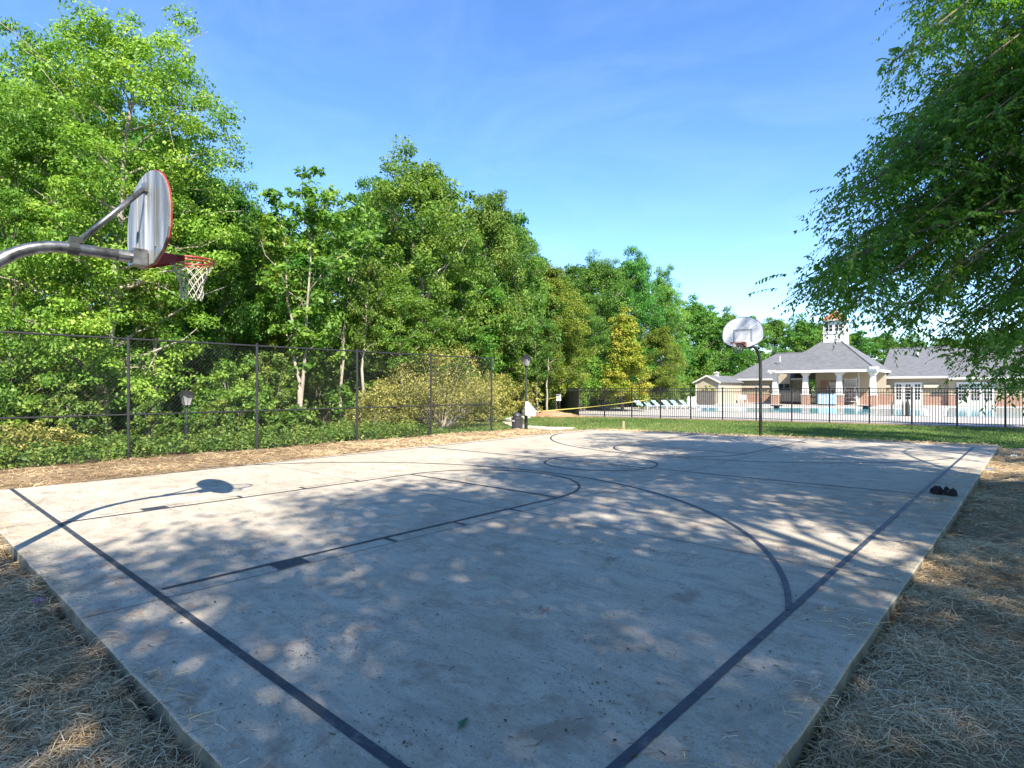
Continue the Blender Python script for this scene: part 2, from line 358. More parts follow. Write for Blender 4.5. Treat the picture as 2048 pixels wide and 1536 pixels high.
def gen_tree(seed, H=12.0, R=4.0, cb=0.25, nlimb=18, ncl=11, leaf=0.17, lpc=95, env='oval', r0=0.2, rise=0.55,
             lean=(0.03,0.0), crad=0.17, flat=0.6, mat='leaf_mid', bark='bark', multi=1, droop=0.0, upb=0.75, aspect=0.55, density=1.0):
    """returns (trunk mesh object, crown mesh object) unlinked prototypes as meshes"""
    rng = np.random.default_rng(seed); mb = MB(); cents = []; rads = []
    for s in range(multi):
        a0 = rng.random()*6.28; sp = 0.0 if multi == 1 else R*0.35
        top = np.array([lean[0]*H + sp*math.cos(a0+s*6.28/multi), lean[1]*H + sp*math.sin(a0+s*6.28/multi), H*0.93*(1 if s == 0 else 0.9)])
        npt = 9; tr = []
        for i in range(npt):
            t = i/(npt-1); w = np.array([rng.normal()*0.018*H*t*(1-t)*2, rng.normal()*0.018*H*t*(1-t)*2, 0])
            tr.append(top*np.array([t**1.3, t**1.3, t]) + w)
        tr = np.array(tr); rr = [r0/math.sqrt(multi)*(1-0.86*(i/(npt-1))**0.9)*(1.35 if i == 0 else 1) for i in range(npt)]
        mb.tube(tr, rr, 8)
        def tp(t):
            x = t*(npt-1); i = min(int(x), npt-2); return tr[i]*(1-(x-i)) + tr[i+1]*(x-i)
        nl = max(4, nlimb//multi)
        for i in range(nl):
            t = (i+0.3+0.4*rng.random())/nl
            hh = cb + (1-cb)*t
            if env == 'oval': e = math.sin(math.pi*(0.14+0.78*t))**0.75
            elif env == 'cone': e = (1-t)**0.8*0.95+0.08
            elif env == 'tall': e = min(1.0, math.sin(math.pi*(0.16+0.72*t))**0.7+0.06)
            elif env == 'top': e = math.sin(math.pi*(0.05+0.8*t**0.8))**0.6*(0.45+0.55*t)
            else: e = 0.85
            az = a0 + i*2.399963 + rng.normal()*0.25
            ln = R*e*(0.72+0.34*rng.random())
            st = tp(min(0.97, max(0.10, hh*(0.84+0.14*t)-0.05*(1-t))))
            up = ln*rise*(0.5+0.9*rng.random()); up = min(up, max(0.05*H, H*0.99-st[2]-R*crad*0.6))
            dirv = np.array([math.cos(az), math.sin(az), 0])
            pts = []
            for k in range(6):
                q = k/5; pts.append(st + dirv*ln*q + np.array([0,0,up*(q**0.8) - droop*ln*q*q]) + rng.normal(size=3)*0.03*ln*(q > 0))
            r1 = max(0.012, r0*0.42*(1-0.75*hh))
            mb.tube(pts, [r1*(1-0.85*k/5) for k in range(6)], 5)
            for k in range(ncl):
                q = 0.32+0.68*(k+rng.random())/ncl; x = q*5; ii = min(int(x), 4)
                c = pts[ii]*(1-(x-ii)) + pts[ii+1]*(x-ii)
                c = c + rng.normal(size=3)*np.array([1,1,0.75])*R*0.13*(0.6+q)
                ax = tp(min(0.999, max(0.0, c[2]/(H*0.93)))); rv = (c-ax)[:2]; rl = np.linalg.norm(rv)
                ml = R*max(e,0.3)*(0.72 if c[2] > 0.84*H else 1.0)
                if multi == 1 and rl > 0.98*ml: c[:2] = ax[:2] + rv/rl*ml*(0.75+0.23*rng.random())
                cents.append(c); rads.append(R*crad*(0.7+0.6*rng.random()))
                if rng.random() < 0.3:
                    j = min(max(ii-1, 0), 4); mb.tube([pts[j], (pts[j]+c)/2+rng.normal(size=3)*0.03, c], [r1*0.35, r1*0.22, 0.004], 3, cap=False)
        for k in range(int(14*ncl/11)+3):
            cents.append(top + np.array([0,0,-H*0.02]) + rng.normal(size=3)*np.array([R*0.15,R*0.15,R*0.2])); rads.append(R*crad*0.85)
    V, T = leaves(cents, rads, max(3,int(lpc*density)), leaf, rng, flat=flat, upb=upb, aspect=aspect)
    tm = mb.build('trunk', M[bark], smooth=True); cm = np_quads('crown', V, T, M[mat])
    for o in (tm, cm): COL.objects.unlink(o)
    return tm, cm

PROTO = {}
def proto(key, **kw): PROTO[key] = gen_tree(**kw), kw
proto('big', seed=11, H=14, R=4.2, cb=0.14, nlimb=42, ncl=12, env='tall', leaf=0.13, lpc=125, r0=0.24, rise=0.5, lean=(0.07,0.045), crad=0.145, flat=0.5, mat='leaf_bright', bark='bark_pale')
proto('maple', seed=5, H=11, R=4.0, cb=0.10, nlimb=28, ncl=11, leaf=0.14, lpc=125, r0=0.2, rise=0.4, crad=0.15, flat=0.45, mat='leaf_bright')
proto('oval', seed=7, H=13, R=4.0, cb=0.18, nlimb=30, ncl=11, leaf=0.17, lpc=120, r0=0.22, rise=0.7, crad=0.16, mat='leaf_mid', bark='bark_pale')
proto('deep', seed=23, H=12, R=4.0, cb=0.08, nlimb=30, ncl=11, leaf=0.175, lpc=115, r0=0.2, rise=0.55, crad=0.165, mat='leaf_deep')
proto('sparse', seed=31, H=11, R=3.0, cb=0.42, nlimb=14, ncl=7, leaf=0.26, lpc=38, env='top', r0=0.15, rise=1.0, crad=0.15, mat='leaf_mid', bark='bark_pale', multi=2)
proto('willowy', seed=41, H=12, R=3.6, cb=0.12, nlimb=30, ncl=12, leaf=0.19, lpc=110, r0=0.2, rise=0.6, crad=0.15, flat=0.8, upb=0.35, aspect=0.35, droop=0.25, mat='leaf_bright')
proto('young', seed=53, H=8, R=2.6, cb=0.03, nlimb=30, ncl=9, leaf=0.17, lpc=85, env='cone', r0=0.12, rise=0.5, crad=0.19, mat='leaf_yellow')
proto('far', seed=61, H=13, R=4.6, cb=0.12, nlimb=26, ncl=10, leaf=0.29, lpc=72, r0=0.22, rise=0.6, crad=0.17, mat='leaf_mid')
proto('fardeep', seed=67, H=13, R=4.6, cb=0.10, nlimb=26, ncl=10, leaf=0.29, lpc=72, r0=0.22, rise=0.7, crad=0.17, mat='leaf_deep')
proto('shade', seed=71, H=13, R=5.0, cb=0.36, nlimb=20, ncl=9, leaf=0.17, lpc=112, r0=0.25, rise=0.5, crad=0.17, mat='leaf_deep')

proto('pole', seed=83, H=10, R=1.9, cb=0.5, nlimb=13, ncl=7, leaf=0.17, lpc=60, env='oval', r0=0.15, rise=0.9, crad=0.24, lean=(0.05,0.03), mat='leaf_mid', bark='bark_pale')
def tree(key, loc, H, R, rz, label, group=None, name='tree', mat=None):
    (tm, cm), kw = PROTO[key]
    e = thing(name, loc, label, 'tree', group, rz)
    e.scale = (R/kw['R'], R/kw['R'], H/kw['H'])
    t = tm.copy(); COL.objects.link(t); t.parent = e; t.name = 'trunk'
    c = cm.copy(); COL.objects.link(c); c.parent = e; c.name = 'crown'
    if mat:
        c.material_slots[0].link = 'OBJECT'; c.material_slots[0].material = M[mat]
    return e
def treepx(key, px, dep, ytop, wpx, rz, label, group=None, mat=None):
    b = atd(px, HY, dep); H = C[2]+(HY-ytop)/F*dep - GZ; R = wpx/2*dep/F
    return tree(key, (b[0], b[1], GZ-0.05), H, R, rz, label, group, mat=mat)

# ------------------------------------------------------------------ ground
def struct(o): o['kind'] = 'structure'; return o
def grid_sheet(name, x0, y0, x1, y1, nx, ny, zf, mat):
    xs = np.linspace(x0, x1, nx+1); ys = np.linspace(y0, y1, ny+1)
    vs = [(x, y, zf(x, y)) for y in ys for x in xs]
    fs = [(j*(nx+1)+i, j*(nx+1)+i+1, (j+1)*(nx+1)+i+1, (j+1)*(nx+1)+i) for j in range(ny) for i in range(nx)]
    me = bpy.data.meshes.new(name); me.from_pydata(vs, [], fs); me.update()
    return struct(link(name, me, mat, None, True))
struct(MB().sheet([(-300,-200),(300,-200),(300,400),(-300,400)], GZ-0.02).build('ground', M['soil']))
lawnp = [(-13.5,15.0),(-6.5,17.0),(9,19.5),(30,22),(30,36),(-15.5,32),(-30,60),(-60,95),(-75,95),(-45,55),(-23,33)]
struct(MB().sheet(lawnp, GZ-0.012).build('lawn', M['lawn']))
struct(MB().sheet([(-30,60),(-22,64),(-22,110),(-60,110),(-60,95)], GZ-0.012).build('back_lawn', M['lawn']))
# pool deck with pool openings as water sheets just above
deckp = [(-14.9,30.0),(30,39.6),(30,74),(-22.5,74),(-22,63),(-20.9,36)]
struct(MB().sheet(deckp, GZ-0.004).build('pool_deck', M['deck']))
def pxpoly(pts, z): return [tuple(atz(x, y, z)[:2]) for x, y in pts]
w1 = pxpoly([(1402,822.5),(1560,825),(1700,829),(1848,832),(1846,817.5),(1700,816),(1405,814.5)], GZ)
struct(MB().sheet(w1, GZ+0.004).build('pool_water', M['water']))
w2 = pxpoly([(1893,833),(2048,834.5),(2300,838),(2300,815),(2048,814.5),(1897,815)], GZ)
struct(MB().sheet(w2, GZ+0.004).build('pool_water', M['water']))
def rim(poly, wd, name):
    mb = MB(); n = len(poly); c = np.mean(np.array(poly), 0)
    outer = [tuple(np.array(p)+(np.array(p)-c)/np.linalg.norm(np.array(p)-c)*wd) for p in poly]
    for i in range(n):
        j = (i+1) % n
        mb.add([(*poly[i], GZ+0.02), (*poly[j], GZ+0.02), (*outer[j], GZ+0.02), (*outer[i], GZ+0.02), (*poly[i], GZ-0.01), (*poly[j], GZ-0.01)], [(0,1,2,3),(4,5,1,0)])
    return struct(mb.build(name, M['white']))
rim(w1, 0.45, 'pool_coping'); rim(w2, 0.45, 'pool_coping')
# mulch strip along the pool fence
FA = np.array([-14.8, 29.6]); FB = np.array([8.2, 34.25]); fd = unit(FB-FA); fn = np.array([fd[1], -fd[0]])
ms = [FA-fd*1.5+fn*1.0, FA+fd*3+fn*0.55, FB+fd*20+fn*0.5, FB+fd*20-fn*0.35, FA-fd*0.3-fn*0.35]
struct(MB().sheet([tuple(p) for p in ms], GZ+0.0).build('mulch_strip', M['mulch']))
pathp = pxpoly([(1004,846),(1012,838),(1030,834),(1060,833),(1061,836),(1036,840),(1030,848),(1058,853),(1100,856),(1150,857),(1120,862),(1062,859),(1025,856)], GZ)
struct(MB().prism(pathp, GZ-0.1, GZ+0.055).build('path', M['path']))

# ------------------------------------------------------------------ court slab
SL = [(-5.5,-0.55), (6.35,-0.58), (6.40,1.7), (6.47,8.0), (6.55,20.3), (-6.12,18.2), (-5.93,8.4), (-5.45,1.0)]
_sr = random.Random(5); _S = []
for i in range(len(SL)):
    a_, b_ = np.array(SL[i]), np.array(SL[(i+1)%len(SL)]); L_ = np.linalg.norm(b_-a_); nseg = max(1, int(L_/0.28)); n_ = np.array([b_[1]-a_[1], a_[0]-b_[0]])/L_
    for k in range(nseg): _S.append(tuple(a_+(b_-a_)*k/nseg + (n_*_sr.gauss(0,0.0035) if k else 0)))
SL = _S
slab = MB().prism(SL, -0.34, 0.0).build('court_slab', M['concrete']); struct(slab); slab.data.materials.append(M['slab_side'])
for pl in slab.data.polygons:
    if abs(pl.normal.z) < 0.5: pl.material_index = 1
bev = slab.modifiers.new('edge', 'BEVEL'); bev.width = 0.011; bev.segments = 2; bev.limit_method = 'ANGLE'; bev.material = 0
LW = 0.052; LZ = 0.004
def strip(mb, pts, w, z):
    pts = [np.array(p, float) for p in pts]; n = len(pts); L = []; R_ = []
    for i in range(n):
        t = unit(pts[min(i+1,n-1)]-pts[max(i-1,0)]); nn = np.array([-t[1], t[0]])
        L.append(pts[i]+nn*w/2); R_.append(pts[i]-nn*w/2)
    vs = [(p[0],p[1],z) for p in L]+[(p[0],p[1],z) for p in R_]
    mb.add(vs, [(i, i+1, n+i+1, n+i) for i in range(n-1)])
def arc(c, r, a0, a1, n=72): return [(c[0]+r*math.cos(a0+(a1-a0)*i/n), c[1]+r*math.sin(a0+(a1-a0)*i/n)) for i in range(n+1)]
SW = 5.88; HC = 9.45; BL2 = 18.95; FT = 5.5; LN = 1.829
ln = MB()
strip(ln, [(-5.5,0.03),(SW,-0.06)], 0.058, LZ)
strip(ln, [(SW-0.03,0.0),(SW+0.04,9.5),(SW+0.15,19.5)], 0.056, LZ+0.0008)
strip(ln, [(-5.45,1.0),(-5.66,HC),(-5.78,18.0)], LW, LZ+0.0008)
strip(ln, [(-5.66,HC-0.3),(SW,HC+0.1)], LW, LZ+0.0016)
strip(ln, [(-5.75,18.25),(SW+0.1,19.5)], LW, LZ)
strip(ln, arc((0,9.45), 1.25, 0, 2*math.pi), LW, LZ+0.0024)
for sgn in (1,-1):
    def Y(v): return v if sgn == 1 else BL2-v
    strip(ln, [(LN-0.025,Y(0.03)),(LN-0.025,Y(FT))], LW, LZ+0.0016)
    strip(ln, [(-LN+0.025,Y(0.03)),(-LN+0.025,Y(FT))], LW, LZ+0.0016)
    strip(ln, [(-LN,Y(FT)),(LN,Y(FT))], LW, LZ+0.0024)
    strip(ln, [(p[0],Y(p[1])) for p in arc((0,FT), LN-0.025, 0, math.pi)], LW, LZ+0.0032)
    a = math.acos(5.865/6.09)
    strip(ln, [(p[0],Y(p[1])) for p in arc((0,1.4), 6.09, a, math.pi-a+0.0)], LW, LZ+0.0032)
    for su in (1,-1):
        u0 = su*LN; u1 = su*(LN+0.2)
        ln.add([(u0,Y(0.94),LZ),(u1,Y(0.94),LZ),(u1,Y(1.26),LZ),(u0,Y(1.26),LZ)], [(0,1,2,3)])
        for hv in (2.27,3.32,4.37): strip(ln, [(u0,Y(hv)),(u1,Y(hv))], LW, LZ)
ln.build('court_lines', M['line'], slab)
jn = MB()
strip(jn, [(2.05,-0.54),(2.05,19.4)], 0.012, 0.002)
strip(jn, [(-2.0,-0.54),(-2.0,18.8)], 0.012, 0.002)
for jv in (4.35, 9.1, 13.8): strip(jn, [(-5.55,jv),(6.4,jv+0.02)], 0.012, 0.0026)
jn.build('control_joints', M['joint'], slab)

# ------------------------------------------------------------------ straw beds
rng = np.random.default_rng(3)
def wob(x, y): return 0.025*math.sin(3.1*x+1.3*y)+0.02*math.sin(5.3*y-2.2*x)+0.012*math.sin(9.7*x+8.1*y)
grid_sheet('straw_bed', 6.42, -4.5, 9.6, 21.5, 40, 220, lambda x,y: -0.115+wob(x,y)+0.03*min(1,max(0,(x-6.6)/0.5)), M['straw_bed'])
grid_sheet('straw_bed', -9.3, -4.5, 6.42, -0.6, 160, 40, lambda x,y: -0.115+wob(x,y), M['straw_bed'])
grid_sheet('straw_bed', -9.5, -0.6, -5.5, 18.6, 40, 140, lambda x,y: -0.10+wob(x,y)*0.7, M['straw_bed'])
def back_z(x, y): return -0.05+wob(x,y)*0.5-0.075*max(0, min(1,(y-19.9-0.178*x+ -0.2)/1.3))
def far_bed():
    vs=[];nx=90;ny=8
    for j in range(ny+1):
        for i in range(nx+1):
            x=-6.15+12.6*i/nx; y0=18.95+0.168*x+0.1; y=y0+1.7*j/ny
            vs.append((x,y,-0.02-0.105*(j/ny)+wob(x,y)*0.5))
    fs=[(j*(nx+1)+i,j*(nx+1)+i+1,(j+1)*(nx+1)+i+1,(j+1)*(nx+1)+i) for j in range(ny) for i in range(nx)]
    me=bpy.data.meshes.new('straw_bed'); me.from_pydata(vs,[],fs); me.update(); return struct(link('straw_bed',me,M['straw_bed'],None,True))
far_bed()
def straws(n, samp, L0, W0, rng, zoff=0.0, tilt=0.22):
    P = samp(n); a = rng.random(n)*6.2832; ti = np.abs(rng.normal(size=n))*tilt
    L = L0*(0.5+rng.random(n)); d = np.stack([np.cos(a)*np.cos(ti), np.sin(a)*np.cos(ti), np.sin(ti)], 1)
    z = P[:,2]+zoff+rng.random(n)**1.6*0.045
    b = np.stack([P[:,0],P[:,1],z],1); mid = b+d*(L*0.5)[:,None]; tip = b+d*L[:,None]; tip[:,2] -= L*np.abs(rng.normal(size=n))*0.18
    tip[:,:2] += rng.normal(size=(n,2))*(L*0.08)[:,None]
    s = np.stack([-np.sin(a), np.cos(a), rng.normal(size=n)*0.6],1); s = unit(s)*(W0*(0.6+0.8*rng.random(n)))[:,None]
    V = np.concatenate([np.stack([b-s,b+s,mid+s,mid-s],1), np.stack([mid-s,mid+s,tip+s*0.4,tip-s*0.4],1)],0)
    cl = 0.12*np.sin(P[:,0]*2.3+1.1*np.sin(P[:,1]*1.7))+0.1*np.sin(P[:,1]*3.1)
    T = np.clip(0.45+cl+rng.normal(size=n)*0.24,0,1)
    return V, np.concatenate([T,T])
def rect(x0,y0,x1,y1,zf):
    def s(n):
        x = x0+(x1-x0)*rng.random(n); y = y0+(y1-y0)*rng.random(n)
        return np.stack([x,y,zf(x,y)],1)
    return s
def zw(x,y): return -0.115+0.025*np.sin(3.1*x+1.3*y)+0.02*np.sin(5.3*y-2.2*x)+0.012*np.sin(9.7*x+8.1*y)
def nearslab(x, y):  # keep the slab free
    return (x > -5.55) & (x < 6.37+0.008*np.clip(y,0,30)) & (y > -0.57) & (y < 18)
parts = []
parts.append(straws(52000, rect(6.43,-0.5,7.7,7.0,zw), 0.10, 0.0016, rng, 0.012))
parts.append(straws(14000, rect(6.45,7.0,8.2,20.5,zw), 0.13, 0.0024, rng, 0.012))
parts.append(straws(9000, rect(7.7,-1.0,9.4,7.0,zw), 0.12, 0.0022, rng, 0.012))
parts.append(straws(42000, rect(0.5,-1.9,6.35,-0.62,zw), 0.11, 0.0017, rng, 0.012))
parts.append(straws(16000, rect(-6.5,-1.6,0.5,-0.62,zw), 0.13, 0.0022, rng, 0.012))
parts.append(straws(5000, rect(1.0,-4.0,9,-1.9,zw), 0.14, 0.0026, rng, 0.012))
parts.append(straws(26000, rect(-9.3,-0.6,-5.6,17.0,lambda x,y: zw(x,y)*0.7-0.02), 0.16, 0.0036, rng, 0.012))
def farS(n):
    x=-6.15+12.6*rng.random(n); q=rng.random(n); y=18.95+0.168*x+0.12+1.55*q
    return np.stack([x,y,-0.02-0.1*q],1)
parts.append(straws(15000, farS, 0.17, 0.004, rng, 0.0))
# wisps lying over the slab edges
def edgeS(n):
    k = np.floor(rng.random(n)*16); y = k*0.83+0.4+0.5*np.sin(k*5.1)+rng.normal(size=n)*0.2; x = 6.40-np.abs(rng.normal(size=n))*0.13*(1+np.sin(k*3.3)**2)
    return np.stack([x,y,np.full(n,0.004)],1)
parts.append(straws(1700, edgeS, 0.10, 0.0017, rng, -0.012, 0.05))
def edgeL(n):
    k = np.floor(rng.random(n)*15); x = -4.6+k*0.7+0.3*np.sin(k*4.7)+rng.normal(size=n)*0.2; y = -0.56+np.abs(rng.normal(size=n))*0.085
    return np.stack([x,y,np.full(n,0.004)],1)
parts.append(straws(1100, edgeL, 0.10, 0.0017, rng, -0.012, 0.08))
V = np.concatenate([p[0] for p in parts]); T = np.concatenate([p[1] for p in parts])
xm_ = V[:,0,0]; ym_ = V[:,0,1]; T = np.where((xm_ < -5.5)&(ym_ > -0.6), np.clip(T-0.34*np.clip((9.5-ym_)/5,0,1)-0.05,0,1), T)  # shade over the left strip put into the straw tint, fading farther back
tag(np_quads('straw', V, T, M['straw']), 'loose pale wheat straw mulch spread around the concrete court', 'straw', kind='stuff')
# bits of litter on the slab
def slabS(n):
    x = -5.2+11.3*rng.random(n); y = -0.4+13*rng.random(n)**1.5
    k = rng.random(n) < 0.3; x = np.where(k, 6.2-np.abs(rng.normal(size=n))*0.5, x)
    return np.stack([x,y,np.full(n,0.006)],1)
V1, T1 = straws(650, slabS, 0.06, 0.0022, rng, -0.02, 0.02)
V1[:,:,2] = np.clip(V1[:,:,2], 0.006, 0.03); T1 = np.clip(T1-0.15,0,0.8)
n = 330; c = slabS(n); V2, T2 = leaves(c, np.full(n,0.01), 1, 0.028, rng, flat=0.1, upb=3.0); V2[:,:,2] = np.clip(V2[:,:,2], 0.005, 0.02); T2 = np.clip(T2*0.9-0.1,0,0.75)
# larger crumbs in little drifts
n = 3800; k = rng.integers(0, 60, n); cx = np.array([-4+9.8*rng.random(60), -0.2+8.5*rng.random(60)**1.3]).T
c = np.concatenate([cx[k]+rng.normal(size=(n,2))*np.array([0.14,0.09])*(1+3*(rng.random((n,1))<0.35)), np.full((n,1),0.006)],1)
V3, T3 = leaves(c, np.full(n,0.006), 1, 0.014, rng, flat=0.1, upb=2.0); V3[:,:,2] = np.clip(V3[:,:,2], 0.005, 0.016); T3 = np.clip(T3-0.25,0,0.7)
tag(np_quads('leaf_litter', np.concatenate([V1,V2,V3]), np.concatenate([T1,T2,T3]), M['litter']), 'twigs, dry leaf scraps and straw bits scattered over the slab', 'litter', kind='stuff')
p = atz(926,1450); gl = MB()
gl.add([(-0.05,0,0),(-0.01,0.022,0.012),(0.05,0.004,0.004),(0.0,-0.02,0.012),(0.0,0.001,0.0)], [(0,4,1),(4,2,1),(0,3,4),(4,3,2)])
gl.tube([(-0.05,0,0.001),(-0.075,-0.008,0.002)],0.0014,4)
o = gl.build('fallen_leaf', simple('green_leaf',(0.04,0.13,0.06),0.4,var=0.2,scale=30)); o.location = (p[0],p[1],0.006); o.rotation_euler = (0,0,1.9)
tag(o, 'single fresh green leaf lying on the shaded concrete near the camera', 'leaf')

# ------------------------------------------------------------------ grass blades on the lawn
def tufts(n, samp, h, w, rng):
    P = samp(n); a = rng.random(n)*6.2832; s = np.stack([np.cos(a),np.sin(a),np.zeros(n)],1)*(w*(0.6+0.8*rng.random(n)))[:,None]
    tip = P + np.stack([rng.normal(size=n)*h*0.4, rng.normal(size=n)*h*0.4, h*(0.5+rng.random(n))],1)
    V = np.stack([P-s,P+s,tip+s*0.15,tip-s*0.15],1)
    return V, np.clip(0.45+0.25*np.sin(P[:,0]*0.9+np.sin(P[:,1]*1.3))*0.6+rng.normal(size=n)*0.25,0,1)
def lawnS(n):
    x=-16+25*rng.random(n); lo=20.0+0.168*x; hi=31.8+0.2*x; y=lo+(hi-lo)*rng.random(n); return np.stack([x,y,np.full(n,GZ-0.012)],1)
Vg, Tg = tufts(70000, lawnS, 0.055, 0.010, rng)
def lawnL(n):
    x=-14+4.5*rng.random(n); y=13.5+14*rng.random(n); return np.stack([x,y,np.full(n,GZ-0.012)],1)
Tg = np.clip(Tg + 0.3*np.clip((1-Vg[:,0,0])/8,0,1)*np.clip((27-Vg[:,0,1])/6,0,1),0,1)
Vh, Th = tufts(14000, lawnL, 0.09, 0.012, rng)
tag(np_quads('grass', np.concatenate([Vg,Vh]), np.concatenate([Tg,Th]), M['grass']), 'short mown lawn grass between the court and the pool fence', 'grass', kind='stuff')

# ------------------------------------------------------------------ basketball hoops
def fan_outline(W=1.37, Hh=1.02):
    pts = [(-0.16,0.0),(0.16,0.0),(0.36,0.10),(0.46,0.20),(0.495,0.30),(0.5,0.42)]
    pts = [(x*W, y*Hh) for x,y in pts]
    for i in range(1, 20):
        a = i/20*math.pi; pts.append((0.5*W*math.cos(a)**1 if True else 0, (0.42+0.58*math.sin(a)**0.85)*Hh))
    pts += [(-0.5*W,0.42*Hh),(-0.495*W,0.30*Hh),(-0.46*W,0.20*Hh),(-0.36*W,0.10*Hh)]
    return pts
def make_hoop(name, loc, rz, label, polem, rimm, netm, trim, reach=1.5, netlen=0.42, rimz=3.15, front='board_front'):
    """local frame: pole at origin, board faces +Y at y=reach; ground at z=-0.2"""
    t = thing(name, loc, label, 'basketball hoop', 'basketball hoops on the court', rz)
    zt = rimz-0.06; r = 0.75; pr = 0.058
    pts = [(0,0,-0.3),(0,0,0.8),(0,0,zt-r)]+[(0, r*(1-math.cos(a)), zt-r+r*math.sin(a)) for a in np.linspace(0.12,math.pi/2,14)]+[(0,reach-0.16,zt)]
    MB().tube(pts, pr, 20).build('pole', M[polem], t, True)
    yb = reach; z0 = rimz-0.13
    out = fan_outline()
    b = MB(); b.extr([(x, yb-0.03, z0+z) for x,z in out], (0,0.018,0)); b.build('backboard', M['board_back'], t)
    b = MB(); b.extr([(x, yb-0.0118, z0+z) for x,z in out], (0,0.012,0)); fb = b.build('board_face', M[front], t)
    # rim edge band round the board
    n = len(out); tr = MB(); ring = []
    c0 = np.array([0, 0.45])
    for (x,z) in out:
        d = unit(np.array([x, z-0.45])); ring.append(((x-d[0]*0.006, z-d[1]*0.006), (x+d[0]*0.010, z+d[1]*0.010)))
    for i in range(n):
        j = (i+1)%n; (a1,a2),(b1,b2) = ring[i],ring[j]
        vs = [(a1[0],yb-0.0105,z0+a1[1]),(a2[0],yb-0.0105,z0+a2[1]),(b2[0],yb-0.0105,z0+b2[1]),(b1[0],yb-0.0105,z0+b1[1]),
              (a1[0],yb+0.004,z0+a1[1]),(a2[0],yb+0.004,z0+a2[1]),(b2[0],yb+0.004,z0+b2[1]),(b1[0],yb+0.004,z0+b1[1])]
        tr.add(vs, [(0,1,2,3),(7,6,5,4),(1,5,6,2),(0,3,7,4)])
    tr.build('edge_trim', M[trim], t)
    # painted target square
    sq = MB()
    for (hw, zl, zh, w) in ((0.305,0.17,0.60,0.022),(0.262,0.2,0.557,0.014)):
        for s in (-1,1): sq.box(s*hw-w/2, yb+0.0008, z0+zl, s*hw+w/2, yb+0.0035, z0+zh)
        sq.box(-hw+w/2+0.0005, yb+0.0008, z0+zh-w, hw-w/2-0.0005, yb+0.0035, z0+zh)
    for s in (-1,1): sq.lathe([(0.014,0),(0.014,0.003)],(0,0,0),8) if False else sq.box(s*0.46-0.014, yb+0.0008, z0+0.70, s*0.46+0.014, yb+0.004, z0+0.725)
    sq.build('target_square', M['board_line'], fb)
    # stiffening ribs on the back
    rb = MB()
    for x in (-0.3, 0.0, 0.3): rb.box(x-0.018, yb-0.045, z0+0.16, x+0.018, yb-0.0305, z0+0.80)
    rb.build('back_rib', M['board_back'], t)
    mt = MB(); mt.box(-0.10, yb-0.18, zt-0.085, 0.10, yb-0.046, zt+0.085); mt.tube([(0,yb-0.30,zt),(0,yb-0.165,zt)],0.066,16); mt.build('board_mount', M['galv'], t)
    MB().tube([(0,reach*0.5+0.08,zt+0.06),(0,yb-0.05,z0+0.84)], 0.028, 12).build('brace', M[polem], t, True)
    cl = MB(); yc = reach*0.5+0.05; cl.tube([(0,yc-0.045,zt),(0,yc+0.045,zt)], 0.068, 18); cl.box(-0.03,yc-0.03,zt+0.06,0.03,yc+0.08,zt+0.12); cl.build('clamp', M['dark_pole'], t)
    bk = MB(); bk.box(-0.05,yb-0.062,z0+0.80,0.05,yb-0.031,z0+0.90); bk.build('brace_bracket', M['galv'], t)
    # rim
    rc = yb+0.43; rr = 0.232
    rm = MB(); rm.tube([(rr*math.cos(a), rc+rr*math.sin(a), rimz) for a in np.linspace(0,2*math.pi,41)], 0.0115, 8, cap=False)
    rm.tube([(rr*math.cos(a), rc+rr*math.sin(a), rimz-0.035) for a in np.linspace(0,2*math.pi,41)], 0.008, 8, cap=False)
    for s in (-1,1): rm.add([(s*0.13,yb+0.006,rimz+0.02),(s*0.13,yb+0.31,rimz+0.01),(s*0.13,yb+0.31,rimz-0.045),(s*0.13,yb+0.006,rimz-0.14),
                             (s*0.136,yb+0.006,rimz+0.02),(s*0.136,yb+0.31,rimz+0.01),(s*0.136,yb+0.31,rimz-0.045),(s*0.136,yb+0.006,rimz-0.14)], [(0,1,2,3),(7,6,5,4),(0,4,5,1),(3,2,6,7),(0,3,7,4),(1,5,6,2)])
    rm.box(-0.129,yb+0.013,rimz-0.004,0.129,yb+0.24,rimz+0.004); rm.box(-0.13,yb+0.004,rimz-0.13,0.13,yb+0.012,rimz+0.02)
    rmo = rm.build('rim', M[rimm], t)
    nt_ = MB(); N = 12
    def nr(q): return rr*(1-0.52*min(1,q*1.6)**0.8) if q < 0.65 else rr*(0.48+0.06*math.sin((q-0.65)*9))
    rows = 7
    if netlen > 0:
        for i in range(N):
            for sgn in (1,-1):
                pts = []
                for k in range(rows+1):
                    q = k/rows; a = 2*math.pi*(i+sgn*0.5*k)/N
                    pts.append((nr(q)*math.cos(a), rc+nr(q)*math.sin(a), rimz-0.03-netlen*q))
                nt_.tube(pts, 0.0042, 4, cap=False)
        nt_.build('net', M[netm], rmo)
    return t
make_hoop('basketball_hoop', (0.0,-1.0,0.0), 0.0, 'near basketball hoop seen from behind, grey board with red edge and white net', 'galv','red','net','red', reach=1.47, rimz=3.16)
make_hoop('basketball_hoop', (-0.02,19.95,0.0), math.pi, 'far basketball hoop facing us on a dark gooseneck pole before the pool fence', 'dark_pole','orange','net_dark','galv', reach=1.75, netlen=0.30, rimz=3.2)

